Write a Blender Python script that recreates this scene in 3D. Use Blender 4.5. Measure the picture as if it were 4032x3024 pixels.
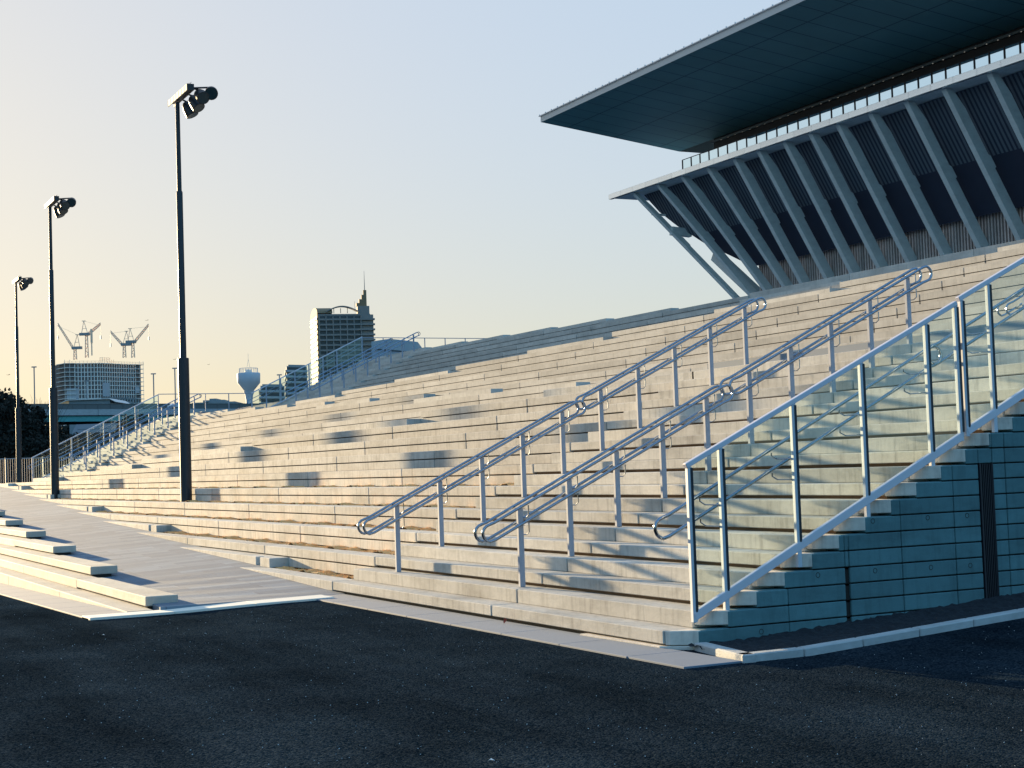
import bpy, math, random
from mathutils import Vector, Matrix
R_ = math.radians
random.seed(7)
SC = bpy.context.scene
COL = SC.collection
for o in list(bpy.data.objects): bpy.data.objects.remove(o)

# ------------------------------------------------------------------ camera
CZ = 1.6347
yaw, pitch, roll, FP = R_(26.63), R_(3.04), R_(-1.96), 6078.8
F = Vector((-math.cos(yaw)*math.cos(pitch), math.sin(yaw)*math.cos(pitch), math.sin(pitch)))
r0 = F.cross(Vector((0, 0, 1))).normalized(); u0 = r0.cross(F)
RR = math.cos(roll)*r0 + math.sin(roll)*u0
UU = -math.sin(roll)*r0 + math.cos(roll)*u0
CAM = Vector((0, 0, CZ))
cd = bpy.data.cameras.new('camera'); cam = bpy.data.objects.new('camera', cd); COL.objects.link(cam)
cd.sensor_width = 36; cd.lens = FP/4032*36; cd.clip_start = .1; cd.clip_end = 9000
cam.matrix_world = Matrix(((RR.x, UU.x, -F.x, 0), (RR.y, UU.y, -F.y, 0), (RR.z, UU.z, -F.z, CZ), (0, 0, 0, 1)))
SC.camera = cam
def at(x, y, d):                       # a far point d metres away along the view axis, in photo pixels
    return CAM + d*(F + RR*((x-2016)/FP) - UU*((y-1512)/FP))

# ------------------------------------------------------------------ world, sun, exposure
AZ, EL = R_(7.13), R_(5.9)
TOSUN = Vector((-math.cos(AZ)*math.cos(EL), -math.sin(AZ)*math.cos(EL), math.sin(EL)))
W = bpy.data.worlds.new('World'); SC.world = W; W.use_nodes = True
nt = W.node_tree; nt.nodes.clear()
sky = nt.nodes.new('ShaderNodeTexSky'); sky.sky_type = 'NISHITA'; sky.sun_disc = False
sky.sun_elevation = EL; sky.sun_rotation = math.atan2(TOSUN.x, TOSUN.y) % (2*math.pi)
sky.air_density = 1.0; sky.dust_density = 1.6; sky.ozone_density = 2.0
bg = nt.nodes.new('ShaderNodeBackground'); bg.inputs[1].default_value = .1
out = nt.nodes.new('ShaderNodeOutputWorld')
# hazy evening: the sky's own colours with their brightness range compressed and cooled a little
m0 = nt.nodes.new('ShaderNodeMix'); m0.data_type = 'RGBA'; m0.blend_type = 'MULTIPLY'; m0.inputs[0].default_value = 1; m0.inputs[7].default_value = (.1, .1, .1, 1)
gm = nt.nodes.new('ShaderNodeGamma'); gm.inputs[1].default_value = .5
bw = nt.nodes.new('ShaderNodeRGBToBW'); pw = nt.nodes.new('ShaderNodeMath'); pw.operation = 'POWER'; pw.inputs[1].default_value = -.65
mx_ = nt.nodes.new('ShaderNodeMix'); mx_.data_type = 'RGBA'; mx_.blend_type = 'MULTIPLY'; mx_.inputs[0].default_value = 1
tn = nt.nodes.new('ShaderNodeMix'); tn.data_type = 'RGBA'; tn.blend_type = 'MULTIPLY'; tn.inputs[0].default_value = 1; tn.inputs[7].default_value = (.80*2.9, .845*2.9, .93*2.9, 1)
nt.links.new(sky.outputs[0], m0.inputs[6]); nt.links.new(m0.outputs[2], gm.inputs[0]); nt.links.new(gm.outputs[0], bw.inputs[0]); nt.links.new(bw.outputs[0], pw.inputs[0])
nt.links.new(gm.outputs[0], mx_.inputs[6]); nt.links.new(pw.outputs[0], mx_.inputs[7]); nt.links.new(mx_.outputs[2], tn.inputs[6])
tc = nt.nodes.new('ShaderNodeTexCoord'); vd_ = nt.nodes.new('ShaderNodeVectorMath'); vd_.operation = 'DOT_PRODUCT'; vd_.inputs[1].default_value = tuple(TOSUN)
nt.links.new(tc.outputs['Generated'], vd_.inputs[0])
mr_ = nt.nodes.new('ShaderNodeMapRange'); mr_.interpolation_type = 'SMOOTHSTEP'; mr_.inputs[1].default_value = .55; mr_.inputs[2].default_value = -.25; nt.links.new(vd_.outputs['Value'], mr_.inputs[0])
ea = nt.nodes.new('ShaderNodeMix'); ea.data_type = 'RGBA'; ea.inputs[6].default_value = (1, 1, 1, 1); ea.inputs[7].default_value = (.60, .98, 1.22, 1); nt.links.new(mr_.outputs[0], ea.inputs[0])
t2 = nt.nodes.new('ShaderNodeMix'); t2.data_type = 'RGBA'; t2.blend_type = 'MULTIPLY'; t2.inputs[0].default_value = 1; nt.links.new(tn.outputs[2], t2.inputs[6]); nt.links.new(ea.outputs[2], t2.inputs[7])
nt.links.new(t2.outputs[2], bg.inputs[0]); nt.links.new(bg.outputs[0], out.inputs[0])
sd = bpy.data.lights.new('sun', 'SUN'); sd.energy = 4.8; sd.angle = R_(.53); sd.color = (1, .745, .42)
sun = bpy.data.objects.new('sun', sd); COL.objects.link(sun)
sun.rotation_euler = TOSUN.to_track_quat('Z', 'Y').to_euler(); sun.location = (-30, -10, 40)
SC.view_settings.view_transform = 'Standard'; SC.view_settings.look = 'None'
SC.view_settings.exposure = 1.8; SC.view_settings.gamma = 1.0

# ------------------------------------------------------------------ materials
MT = {}
def mat(name, col, rough=.7, metal=0., var=.0, vscale=2.0, stain=0., streak=0., bump=0., bscale=60., col2=None, spec=None, facevar=0.):
    m = bpy.data.materials.new(name); m.use_nodes = True; t = m.node_tree; N = t.nodes; Lk = t.links
    b = N['Principled BSDF']; b.inputs['Roughness'].default_value = rough; b.inputs['Metallic'].default_value = metal
    if spec is not None: b.inputs['Specular IOR Level'].default_value = spec
    geo = N.new('ShaderNodeNewGeometry')
    base = N.new('ShaderNodeRGB'); base.outputs[0].default_value = (*col, 1); cur = base.outputs[0]
    def mul(cur, fac_socket, lo, hi):
        mr = N.new('ShaderNodeMapRange'); mr.inputs[1].default_value = 0; mr.inputs[2].default_value = 1
        mr.inputs[3].default_value = lo; mr.inputs[4].default_value = hi
        Lk.new(fac_socket, mr.inputs[0])
        mx = N.new('ShaderNodeMix'); mx.data_type = 'RGBA'; mx.blend_type = 'MULTIPLY'; mx.inputs[0].default_value = 1
        Lk.new(cur, mx.inputs[6]); Lk.new(mr.outputs[0], mx.inputs[7]); return mx.outputs[2]
    def noise(scale, detail=4, sx=1, sy=1, sz=1, rgh=.55):
        mp = N.new('ShaderNodeMapping'); mp.inputs[3].default_value = (sx, sy, sz); Lk.new(geo.outputs['Position'], mp.inputs[0])
        n = N.new('ShaderNodeTexNoise'); n.inputs['Scale'].default_value = scale; n.inputs['Detail'].default_value = detail
        n.inputs['Roughness'].default_value = rgh; Lk.new(mp.outputs[0], n.inputs['Vector']); return n.outputs[0]
    if col2 is not None:
        n = noise(vscale*.6, 5); mr = N.new('ShaderNodeMapRange'); mr.inputs[1].default_value = .38; mr.inputs[2].default_value = .62; Lk.new(n, mr.inputs[0])
        mx = N.new('ShaderNodeMix'); mx.data_type = 'RGBA'; Lk.new(mr.outputs[0], mx.inputs[0]); Lk.new(cur, mx.inputs[6]); mx.inputs[7].default_value = (*col2, 1); cur = mx.outputs[2]
    if var: cur = mul(cur, noise(vscale), 1-var, 1+var)
    if stain:
        n = noise(1.1, 8, 1, 1, 2.5, .7); cr = N.new('ShaderNodeMapRange'); cr.inputs[1].default_value = .42; cr.inputs[2].default_value = .68; Lk.new(n, cr.inputs[0]); cur = mul(cur, cr.outputs[0], 1, 1-stain)
        n = noise(14, 3, 1, 1, 1, .7); cur = mul(cur, n, 1-stain*.35, 1+stain*.35)
    if streak:
        n = noise(5.5, 4, 2.2, 2.2, .22, .65); cr = N.new('ShaderNodeMapRange'); cr.inputs[1].default_value = .5; cr.inputs[2].default_value = .72; Lk.new(n, cr.inputs[0]); cur = mul(cur, cr.outputs[0], 1, 1-streak)
    if facevar:
        a = N.new('ShaderNodeAttribute'); a.attribute_name = 'var'; cur = mul(cur, a.outputs['Fac'], 1-facevar, 1+facevar)
    Lk.new(cur, b.inputs['Base Color'])
    if bump:
        n = noise(bscale, 6, 1, 1, 1, .7); bp = N.new('ShaderNodeBump'); bp.inputs['Strength'].default_value = bump; bp.inputs['Distance'].default_value = .01
        Lk.new(n, bp.inputs['Height']); Lk.new(bp.outputs[0], b.inputs['Normal'])
    MT[name] = m; return m
mat('precast', (.54, .52, .475), .85, var=.14, vscale=1.3, stain=.30, streak=.30, bump=.3, bscale=45, facevar=.13, spec=.12)
mat('precast_far', (.53, .51, .465), .88, var=.18, vscale=.9, stain=.22, streak=.16, facevar=.13, spec=.1)
mat('precast_kerb', (.50, .46, .39), .8, var=.14, vscale=1.6, stain=.28, streak=.12, bump=.3, bscale=50, facevar=.08)
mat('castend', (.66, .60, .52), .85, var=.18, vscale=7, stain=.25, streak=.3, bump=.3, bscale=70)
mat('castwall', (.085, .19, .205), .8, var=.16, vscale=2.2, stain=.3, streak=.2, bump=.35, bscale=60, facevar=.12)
mat('gapdark', (.02, .018, .016), .95)
mat('soil', (.22, .13, .07), .95, var=.35, vscale=6, bump=.8, bscale=40)
mat('grass', (.80, .46, .18), .9, var=.35, vscale=9)
mat('white_stone', (.80, .76, .66), .7, var=.08, vscale=4, stain=.06)
mat('kerbstone', (.42, .44, .44), .85, var=.2, vscale=9, stain=.2, bump=.6, bscale=70)
mat('paving', (.145, .19, .245), .8, var=.1, vscale=3)
mat('gravel', (.010, .012, .017), .9, var=.6, vscale=38, bump=1.0, bscale=60)
mat('steel', (.27, .31, .37), .14, 1.0)
mat('steel_brushed', (.60, .60, .67), .5, .3, var=.08, vscale=8, spec=.3)
mat('post_steel', (.33, .36, .42), .7, .1, var=.15, vscale=8, spec=.25)
mat('rail_post', (.52, .56, .62), .55, .2, var=.08, vscale=8, spec=.3)
mat('rubber_edge', (.008, .012, .02), .5)
mat('lamp_metal', (.010, .018, .026), .42, .2)
mat('lamp_black', (.008, .009, .012), .45)
mat('lamp_box', (.55, .52, .44), .6, var=.08, vscale=6)
mat('lens', (.02, .04, .045), .1)
mat('panel_dark', (.012, .012, .018), .5)
mat('bconc', (.70, .75, .72), .85, var=.14, vscale=1.2, bump=.3, bscale=12, stain=.12)
mat('fascia', (.88, .90, .90), .25, .75, var=.05, vscale=.7, facevar=.05)
mat('roof_fascia', (.42, .46, .47), .4, .3, var=.05, vscale=.5)
mat('roof_metal', (.5, .53, .56), .35, .6)
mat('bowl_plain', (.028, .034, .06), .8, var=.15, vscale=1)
mat('band_dark', (.012, .014, .022), .6)
mat('band_light', (.17, .19, .2), .6)
mat('slat', (.62, .50, .44), .7, var=.3, vscale=3, facevar=.25)
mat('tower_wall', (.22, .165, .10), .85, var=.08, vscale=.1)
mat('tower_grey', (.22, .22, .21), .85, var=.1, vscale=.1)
mat('window_dark', (.02, .035, .05), .25)
mat('block_grey', (.22, .27, .29), .85, var=.1, vscale=.1)
mat('net_dark', (.13, .125, .125), .85, var=.15, vscale=.08)
mat('net_pale', (.36, .42, .46), .8, var=.1, vscale=.2)
mat('crane', (.85, .62, .45), .6)
mat('white_paint', (.62, .62, .60), .6)
mat('viaduct_conc', (.42, .44, .45), .85, var=.12, vscale=.4, stain=.2)
mat('viaduct_teal', (.08, .36, .36), .6, var=.12, vscale=.5, stain=.2)
mat('viaduct_dark', (.012, .022, .032), .8)  # underside and piers: the shade below the deck is put into this colour
mat('shed_cloth', (.16, .19, .21), .8)
mat('noise_wall', (.12, .13, .13), .6)
mat('car_white', (.75, .76, .78), .25)
mat('car_glass', (.02, .03, .04), .1)
mat('fence_paint', (.24, .27, .30), .5, .3)
mat('fence_bar', (.12, .16, .22), .7)
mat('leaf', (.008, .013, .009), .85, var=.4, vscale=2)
mat('bark', (.03, .024, .02), .9)
mat('bird', (.02, .02, .02), .8)
mat('redleaf', (.35, .06, .03), .7)
mat('litter', (.7, .7, .68), .7)
mat('watertower', (.42, .50, .58), .6, var=.05, vscale=.2)
# asphalt
def asphalt():
    m = bpy.data.materials.new('asphalt'); m.use_nodes = True; t = m.node_tree; N = t.nodes; Lk = t.links; b = N['Principled BSDF']
    b.inputs['Roughness'].default_value = .85; b.inputs['Specular IOR Level'].default_value = .0
    geo = N.new('ShaderNodeNewGeometry')
    def nz(s, d=3, r=.6):
        n = N.new('ShaderNodeTexNoise'); n.inputs['Scale'].default_value = s; n.inputs['Detail'].default_value = d; n.inputs['Roughness'].default_value = r
        Lk.new(geo.outputs['Position'], n.inputs['Vector']); return n.outputs[0]
    v = N.new('ShaderNodeTexVoronoi'); v.inputs['Scale'].default_value = 75; Lk.new(geo.outputs['Position'], v.inputs['Vector'])
    cr = N.new('ShaderNodeValToRGB'); e = cr.color_ramp.elements; e[0].position = .2; e[0].color = (.003, .010, .018, 1); e[1].position = .95; e[1].color = (.036, .050, .062, 1)
    Lk.new(v.outputs['Color'], cr.inputs[0])
    mr = N.new('ShaderNodeMapRange'); mr.inputs[1].default_value = .3; mr.inputs[2].default_value = .7; mr.inputs[3].default_value = .62; mr.inputs[4].default_value = 1.3; Lk.new(nz(.55, 6, .6), mr.inputs[0])
    mx = N.new('ShaderNodeMix'); mx.data_type = 'RGBA'; mx.blend_type = 'MULTIPLY'; mx.inputs[0].default_value = 1; Lk.new(cr.outputs[0], mx.inputs[6]); Lk.new(mr.outputs[0], mx.inputs[7])
    mp2 = N.new('ShaderNodeMapping'); mp2.inputs[2].default_value = (0, 0, R_(28)); mp2.inputs[3].default_value = (.16, 1.1, 1); Lk.new(geo.outputs['Position'], mp2.inputs[0])
    n3 = N.new('ShaderNodeTexNoise'); n3.inputs['Scale'].default_value = .9; n3.inputs['Detail'].default_value = 7; n3.inputs['Roughness'].default_value = .62; Lk.new(mp2.outputs[0], n3.inputs['Vector'])
    m3 = N.new('ShaderNodeMapRange'); m3.inputs[1].default_value = .35; m3.inputs[2].default_value = .62; m3.inputs[3].default_value = .62; m3.inputs[4].default_value = 1.15; Lk.new(n3.outputs[0], m3.inputs[0])
    mx3 = N.new('ShaderNodeMix'); mx3.data_type = 'RGBA'; mx3.blend_type = 'MULTIPLY'; mx3.inputs[0].default_value = 1; Lk.new(mx.outputs[2], mx3.inputs[6]); Lk.new(m3.outputs[0], mx3.inputs[7])
    Lk.new(mx3.outputs[2], b.inputs['Base Color'])
    ad = N.new('ShaderNodeMath'); ad.operation = 'ADD'; Lk.new(v.outputs['Distance'], ad.inputs[0]); Lk.new(nz(28, 4, .7), ad.inputs[1])
    bp = N.new('ShaderNodeBump'); bp.inputs['Strength'].default_value = .9; bp.inputs['Distance'].default_value = .012; bp.invert = True; Lk.new(ad.outputs[0], bp.inputs['Height']); Lk.new(bp.outputs[0], b.inputs['Normal'])
    MT['asphalt'] = m
asphalt()
# ramp paving: long narrow stone planks running into the hill
def planks():
    m = bpy.data.materials.new('ramp_paving'); m.use_nodes = True; t = m.node_tree; N = t.nodes; Lk = t.links; b = N['Principled BSDF']; b.inputs['Roughness'].default_value = .8
    geo = N.new('ShaderNodeNewGeometry'); mp = N.new('ShaderNodeMapping'); mp.inputs[2].default_value = (0, 0, R_(90)); Lk.new(geo.outputs['Position'], mp.inputs[0])
    br = N.new('ShaderNodeTexBrick'); br.inputs['Scale'].default_value = 1; br.inputs['Brick Width'].default_value = .9; br.inputs['Row Height'].default_value = .3; br.inputs['Mortar Size'].default_value = .006
    br.inputs['Color1'].default_value = (.085, .13, .18, 1); br.inputs['Color2'].default_value = (.165, .225, .28, 1); br.inputs['Mortar'].default_value = (.08, .09, .12, 1); br.offset = .37
    Lk.new(mp.outputs[0], br.inputs['Vector'])
    n = N.new('ShaderNodeTexNoise'); n.inputs['Scale'].default_value = 2.5; n.inputs['Detail'].default_value = 6; Lk.new(geo.outputs['Position'], n.inputs['Vector'])
    mr = N.new('ShaderNodeMapRange'); mr.inputs[3].default_value = .78; mr.inputs[4].default_value = 1.22; Lk.new(n.outputs[0], mr.inputs[0])
    mx = N.new('ShaderNodeMix'); mx.data_type = 'RGBA'; mx.blend_type = 'MULTIPLY'; mx.inputs[0].default_value = 1; Lk.new(br.outputs[0], mx.inputs[6]); Lk.new(mr.outputs[0], mx.inputs[7]); Lk.new(mx.outputs[2], b.inputs['Base Color'])
    n2 = N.new('ShaderNodeTexNoise'); n2.inputs['Scale'].default_value = 70; Lk.new(geo.outputs['Position'], n2.inputs['Vector'])
    bp = N.new('ShaderNodeBump'); bp.inputs['Strength'].default_value = .3; bp.inputs['Distance'].default_value = .005; Lk.new(n2.outputs[0], bp.inputs['Height']); Lk.new(bp.outputs[0], b.inputs['Normal'])
    MT['ramp_paving'] = m
planks()
# soffit with panel joints, ribbed bowl cladding
def lined(name, col, dark, axis_scale, rough=.6, depth=.0):
    m = bpy.data.materials.new(name); m.use_nodes = True; t = m.node_tree; N = t.nodes; Lk = t.links; b = N['Principled BSDF']; b.inputs['Roughness'].default_value = rough
    geo = N.new('ShaderNodeNewGeometry'); sep = N.new('ShaderNodeSeparateXYZ'); Lk.new(geo.outputs['Position'], sep.inputs[0])
    cur = None
    for ax, per, w in axis_scale:
        ma = N.new('ShaderNodeMath'); ma.operation = 'PINGPONG'; ma.inputs[1].default_value = per/2; Lk.new(sep.outputs[ax], ma.inputs[0])
        lt = N.new('ShaderNodeMath'); lt.operation = 'LESS_THAN'; lt.inputs[1].default_value = w/2; Lk.new(ma.outputs[0], lt.inputs[0])
        if cur is None: cur = lt.outputs[0]
        else:
            mm = N.new('ShaderNodeMath'); mm.operation = 'MAXIMUM'; Lk.new(cur, mm.inputs[0]); Lk.new(lt.outputs[0], mm.inputs[1]); cur = mm.outputs[0]
    n = N.new('ShaderNodeTexNoise'); n.inputs['Scale'].default_value = .25; n.inputs['Detail'].default_value = 5; Lk.new(geo.outputs['Position'], n.inputs['Vector'])
    mr = N.new('ShaderNodeMapRange'); mr.inputs[3].default_value = .8; mr.inputs[4].default_value = 1.2; Lk.new(n.outputs[0], mr.inputs[0])
    mx = N.new('ShaderNodeMix'); mx.data_type = 'RGBA'; Lk.new(cur, mx.inputs[0]); mx.inputs[6].default_value = (*col, 1); mx.inputs[7].default_value = (*dark, 1)
    m2 = N.new('ShaderNodeMix'); m2.data_type = 'RGBA'; m2.blend_type = 'MULTIPLY'; m2.inputs[0].default_value = 1; Lk.new(mx.outputs[2], m2.inputs[6]); Lk.new(mr.outputs[0], m2.inputs[7]); Lk.new(m2.outputs[2], b.inputs['Base Color'])
    MT[name] = m
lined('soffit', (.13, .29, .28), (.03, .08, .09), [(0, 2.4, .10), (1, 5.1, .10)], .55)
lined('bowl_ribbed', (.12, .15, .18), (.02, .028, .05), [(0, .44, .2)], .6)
# glass
def glass(name, tint, alpha_mix, rough=.0):
    m = bpy.data.materials.new(name); m.use_nodes = True; t = m.node_tree; N = t.nodes; Lk = t.links; N.clear()
    o = N.new('ShaderNodeOutputMaterial'); tr = N.new('ShaderNodeBsdfTransparent'); tr.inputs[0].default_value = (*tint, 1)
    gl = N.new('ShaderNodeBsdfGlossy'); gl.inputs[1].default_value = rough; gl.inputs[0].default_value = (.8, .95, 1, 1)
    fr = N.new('ShaderNodeFresnel'); fr.inputs[0].default_value = 1.5
    ad = N.new('ShaderNodeMath'); ad.operation = 'ADD'; ad.inputs[1].default_value = alpha_mix; ad.use_clamp = True; Lk.new(fr.outputs[0], ad.inputs[0])
    gb = N.new('ShaderNodeNewGeometry'); mb = N.new('ShaderNodeMath'); mb.operation = 'MULTIPLY_ADD'; mb.inputs[1].default_value = -1; mb.inputs[2].default_value = 1; Lk.new(gb.outputs['Backfacing'], mb.inputs[0])
    m3 = N.new('ShaderNodeMath'); m3.operation = 'MULTIPLY'; Lk.new(ad.outputs[0], m3.inputs[0]); Lk.new(mb.outputs[0], m3.inputs[1])
    mx = N.new('ShaderNodeMixShader'); Lk.new(m3.outputs[0], mx.inputs[0]); Lk.new(tr.outputs[0], mx.inputs[1]); Lk.new(gl.outputs[0], mx.inputs[2]); Lk.new(mx.outputs[0], o.inputs[0])
    MT[name] = m
glass('glass_clear', (.91, .965, .955), .03)
glass('glass_deck', (.3, .45, .5), .85)
def emis(name, col, s):
    m = bpy.data.materials.new(name); m.use_nodes = True; t = m.node_tree; N = t.nodes; N.clear(); o = N.new('ShaderNodeOutputMaterial'); e = N.new('ShaderNodeEmission'); e.inputs[0].default_value = (*col, 1); e.inputs[1].default_value = s
    t.links.new(e.outputs[0], o.inputs[0]); MT[name] = m
emis('lamp_glow', (1, .95, .85), .12)

# ------------------------------------------------------------------ mesh helpers
class MB:
    def __init__(s): s.v = []; s.f = []; s.var = []; s.mi = []; s.m = 0
    def add(s, vs, fs, var=None):
        b = len(s.v); s.v += [tuple(v) for v in vs]
        if var is None: var = random.random()
        for f in fs: s.f.append(tuple(i+b for i in f)); s.var.append(var); s.mi.append(s.m)
        return s
    def box(s, x0, x1, y0, y1, z0, z1, var=None):
        if x0 > x1: x0, x1 = x1, x0
        if y0 > y1: y0, y1 = y1, y0
        if z0 > z1: z0, z1 = z1, z0
        vs = [(x, y, z) for z in (z0, z1) for x, y in ((x0, y0), (x1, y0), (x1, y1), (x0, y1))]
        return s.add(vs, [(3, 2, 1, 0), (4, 5, 6, 7), (0, 1, 5, 4), (1, 2, 6, 5), (2, 3, 7, 6), (3, 0, 4, 7)], var)
    def hexa(s, lo, hi, var=None):      # lo, hi: four corners each, counter-clockwise seen from above
        return s.add(list(lo)+list(hi), [(3, 2, 1, 0), (4, 5, 6, 7), (0, 1, 5, 4), (1, 2, 6, 5), (2, 3, 7, 6), (3, 0, 4, 7)], var)
    def prism(s, poly, z0, z1, var=None):
        n = len(poly); vs = [(x, y, z0) for x, y in poly]+[(x, y, z1) for x, y in poly]
        return s.add(vs, [tuple(reversed(range(n))), tuple(range(n, 2*n))]+[(i, (i+1) % n, n+(i+1) % n, n+i) for i in range(n)], var)
    def bar(s, a, b, w, h, up=(0, 0, 1), var=None):
        a = Vector(a); b = Vector(b); d = (b-a).normalized(); r = d.cross(Vector(up))
        if r.length < 1e-4: r = Vector((1, 0, 0))
        r.normalize(); u = r.cross(d)
        lo = [a-r*w/2-u*h/2, a+r*w/2-u*h/2, a+r*w/2+u*h/2, a-r*w/2+u*h/2]; hi = [p+(b-a) for p in lo]
        return s.add(lo+hi, [(0, 1, 2, 3), (7, 6, 5, 4), (0, 4, 5, 1), (1, 5, 6, 2), (2, 6, 7, 3), (3, 7, 4, 0)], var)
    def tube(s, pts, rad, n=10, closed=False, caps=True, var=None):
        pts = [Vector(p) for p in pts]; m = len(pts); rings = []; prev = None
        rads = rad if isinstance(rad, (list, tuple)) else [rad]*m
        for i, p in enumerate(pts):
            if closed: d = (pts[(i+1) % m]-pts[i-1])
            else: d = pts[min(i+1, m-1)]-pts[max(i-1, 0)]
            d.normalize()
            if prev is None:
                a = Vector((0, 0, 1)) if abs(d.z) < .9 else Vector((1, 0, 0)); x = d.cross(a).normalized()
            else: x = (prev-d*prev.dot(d)).normalized()
            prev = x; y = d.cross(x)
            rings.append([p+(x*math.cos(2*math.pi*k/n)+y*math.sin(2*math.pi*k/n))*rads[i] for k in range(n)])
        vs = [v for r in rings for v in r]; fs = []
        for i in range(m if closed else m-1):
            j = (i+1) % m
            for k in range(n): fs.append((i*n+k, i*n+(k+1) % n, j*n+(k+1) % n, j*n+k))
        if caps and not closed: fs += [tuple(reversed(range(n))), tuple(range((m-1)*n, m*n))]
        return s.add(vs, fs, var)
    def lathe(s, c, prof, n=20, var=None):   # prof: (radius, z)
        vs = [(c[0]+r*math.cos(2*math.pi*k/n), c[1]+r*math.sin(2*math.pi*k/n), c[2]+z) for r, z in prof for k in range(n)]; fs = []
        for i in range(len(prof)-1):
            for k in range(n): fs.append((i*n+k, i*n+(k+1) % n, (i+1)*n+(k+1) % n, (i+1)*n+k))
        fs += [tuple(reversed(range(n))), tuple(range((len(prof)-1)*n, len(prof)*n))]
        return s.add(vs, fs, var)
    def build(s, name, mats, parent=None, bevel=0, smooth=False, loc=None):
        if isinstance(mats, str): mats = [mats]
        me = bpy.data.meshes.new(name); off = Vector((0, 0, 0))
        if parent is not None: off = WL[parent.name]
        elif loc is not None: off = Vector(loc)
        me.from_pydata([(x-off.x, y-off.y, z-off.z) for x, y, z in s.v], [], s.f)
        for m in mats: me.materials.append(MT[m])
        me.polygons.foreach_set('material_index', s.mi)
        a = me.attributes.new('var', 'FLOAT', 'FACE'); a.data.foreach_set('value', s.var)
        if smooth: me.polygons.foreach_set('use_smooth', [True]*len(me.polygons))
        me.update()
        o = bpy.data.objects.new(name, me); COL.objects.link(o)
        if parent is not None: o.parent = parent; WL[o.name] = off
        elif loc is not None: o.location = off; WL[o.name] = off
        else: WL[o.name] = Vector((0, 0, 0))
        if smooth:
            md = o.modifiers.new('split', 'EDGE_SPLIT'); md.split_angle = R_(40)
        if bevel:
            md = o.modifiers.new('bevel', 'BEVEL'); md.width = bevel; md.segments = 1; md.limit_method = 'ANGLE'; md.angle_limit = R_(60)
        return o
WL = {}
def tag(o, label, cat, group=None):
    o['label'] = label; o['category'] = cat
    if group: o['group'] = group
    return o
def thing(name, label, cat, loc, group=None):
    o = bpy.data.objects.new(name, None); COL.objects.link(o); o.location = loc; o.empty_display_size = .3
    WL[o.name] = Vector(loc); return tag(o, label, cat, group)
def struct(o): o['kind'] = 'structure'; return o
def copy_tree(root, delta, label):
    r = root.copy(); COL.objects.link(r); r.location = root.location+Vector(delta); r['label'] = label; WL[r.name] = Vector(r.location)
    for ch in list(root.children):
        c = ch.copy(); COL.objects.link(c); c.parent = r
        for g in list(ch.children):
            d = g.copy(); COL.objects.link(d); d.parent = c
    return r

# ------------------------------------------------------------------ stair and terrace grid (from the photo's perspective)
T, H, Y1 = .3138, .15, 7.208
D = [0, 2.521, 4.971, 7.463]
JX = -20.055
def Y(k, g=0): return Y1+T*(k-1)+D[g]
def tip(k): return -24.43-5*(k-1)

# ------------------------------------------------------------------ ground
def smooth(a, b, x): t = max(0, min(1, (x-a)/(b-a))); return t*t*(3-2*t)
def gz(x, y):
    z = 0
    if x < -16: z -= .0163*(-16-max(x, -80))*(1-smooth(4.4, 6.7, y))
    if x > -12.5 and y > 7.9: z += .056*(min(y, 24)-7.9)*smooth(-12.5, -11.5, x)
    return z
b = MB()
xs = [-3000, -1200, -400, -160, -90]+[-80+2*i for i in range(30)]+[-20+.5*i for i in range(44)]+[3, 6, 12, 30, 120, 800, 3000]
ys = [-3000, -900, -250, -60, -20, -8, -2, 0, 1, 2, 3, 3.4, 3.8, 4.2, 4.4, 5, 5.6, 6.2, 6.65, 7, 7.4, 7.9, 8.4, 9, 10, 11, 12, 14, 18, 24, 60, 300, 1000, 3000]
n = len(xs)
b.add([(x, y, gz(x, y)-.012) for y in ys for x in xs], [(j*n+i, j*n+i+1, (j+1)*n+i+1, (j+1)*n+i) for j in range(len(ys)-1) for i in range(n-1)], .5)
struct(b.build('asphalt_ground', 'asphalt', smooth=False))

# stone border slab in front of the steps and the kerb strip on the left
b = MB()
x = -19.7
while x < -10.5:
    x2 = min(x+1.2, -10.42); b.box(x+.003, x2-.003, 6.66 if x2 > -11 else 6.655, 7.215, -.05, .004); x = x2
struct(b.build('paving', 'paving', bevel=.004))
b = MB()
x = -19.35
while x > -44:
    x2 = x-1.2
    lo = [(x2+.004, 3.80, gz(x2, 3.8)-.08), (x-.004, 3.80, gz(x, 3.8)-.08), (x-.004, 4.42, gz(x, 4.3)-.08), (x2+.004, 4.42, gz(x2, 4.3)-.08)]
    b.hexa(lo, [(p[0], p[1], p[2]+.084) for p in lo]); x = x2
struct(b.build('paving', 'paving', bevel=.004))
b = MB()
for i in range(3):
    y0, y1 = 3.80+1.03*i, 3.80+1.03*(i+1)-.004
    def zz(y): return gz(-19.1, y)*.4
    lo = [(-19.75+.05*i, y0, -.2), (-19.25+.05*i, y0, -.2), (-19.25+.05*(i+1), y1, -.2), (-19.75+.05*(i+1), y1, -.2)]
    hi = [(p[0], p[1], gz(p[0], p[1])+.018) for p in lo]
    b.hexa(lo, hi)
tag(b.build('edging_strip', 'white_stone', bevel=.004), 'white stone edging strip across the foot of the sloping path', 'edging')

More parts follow.
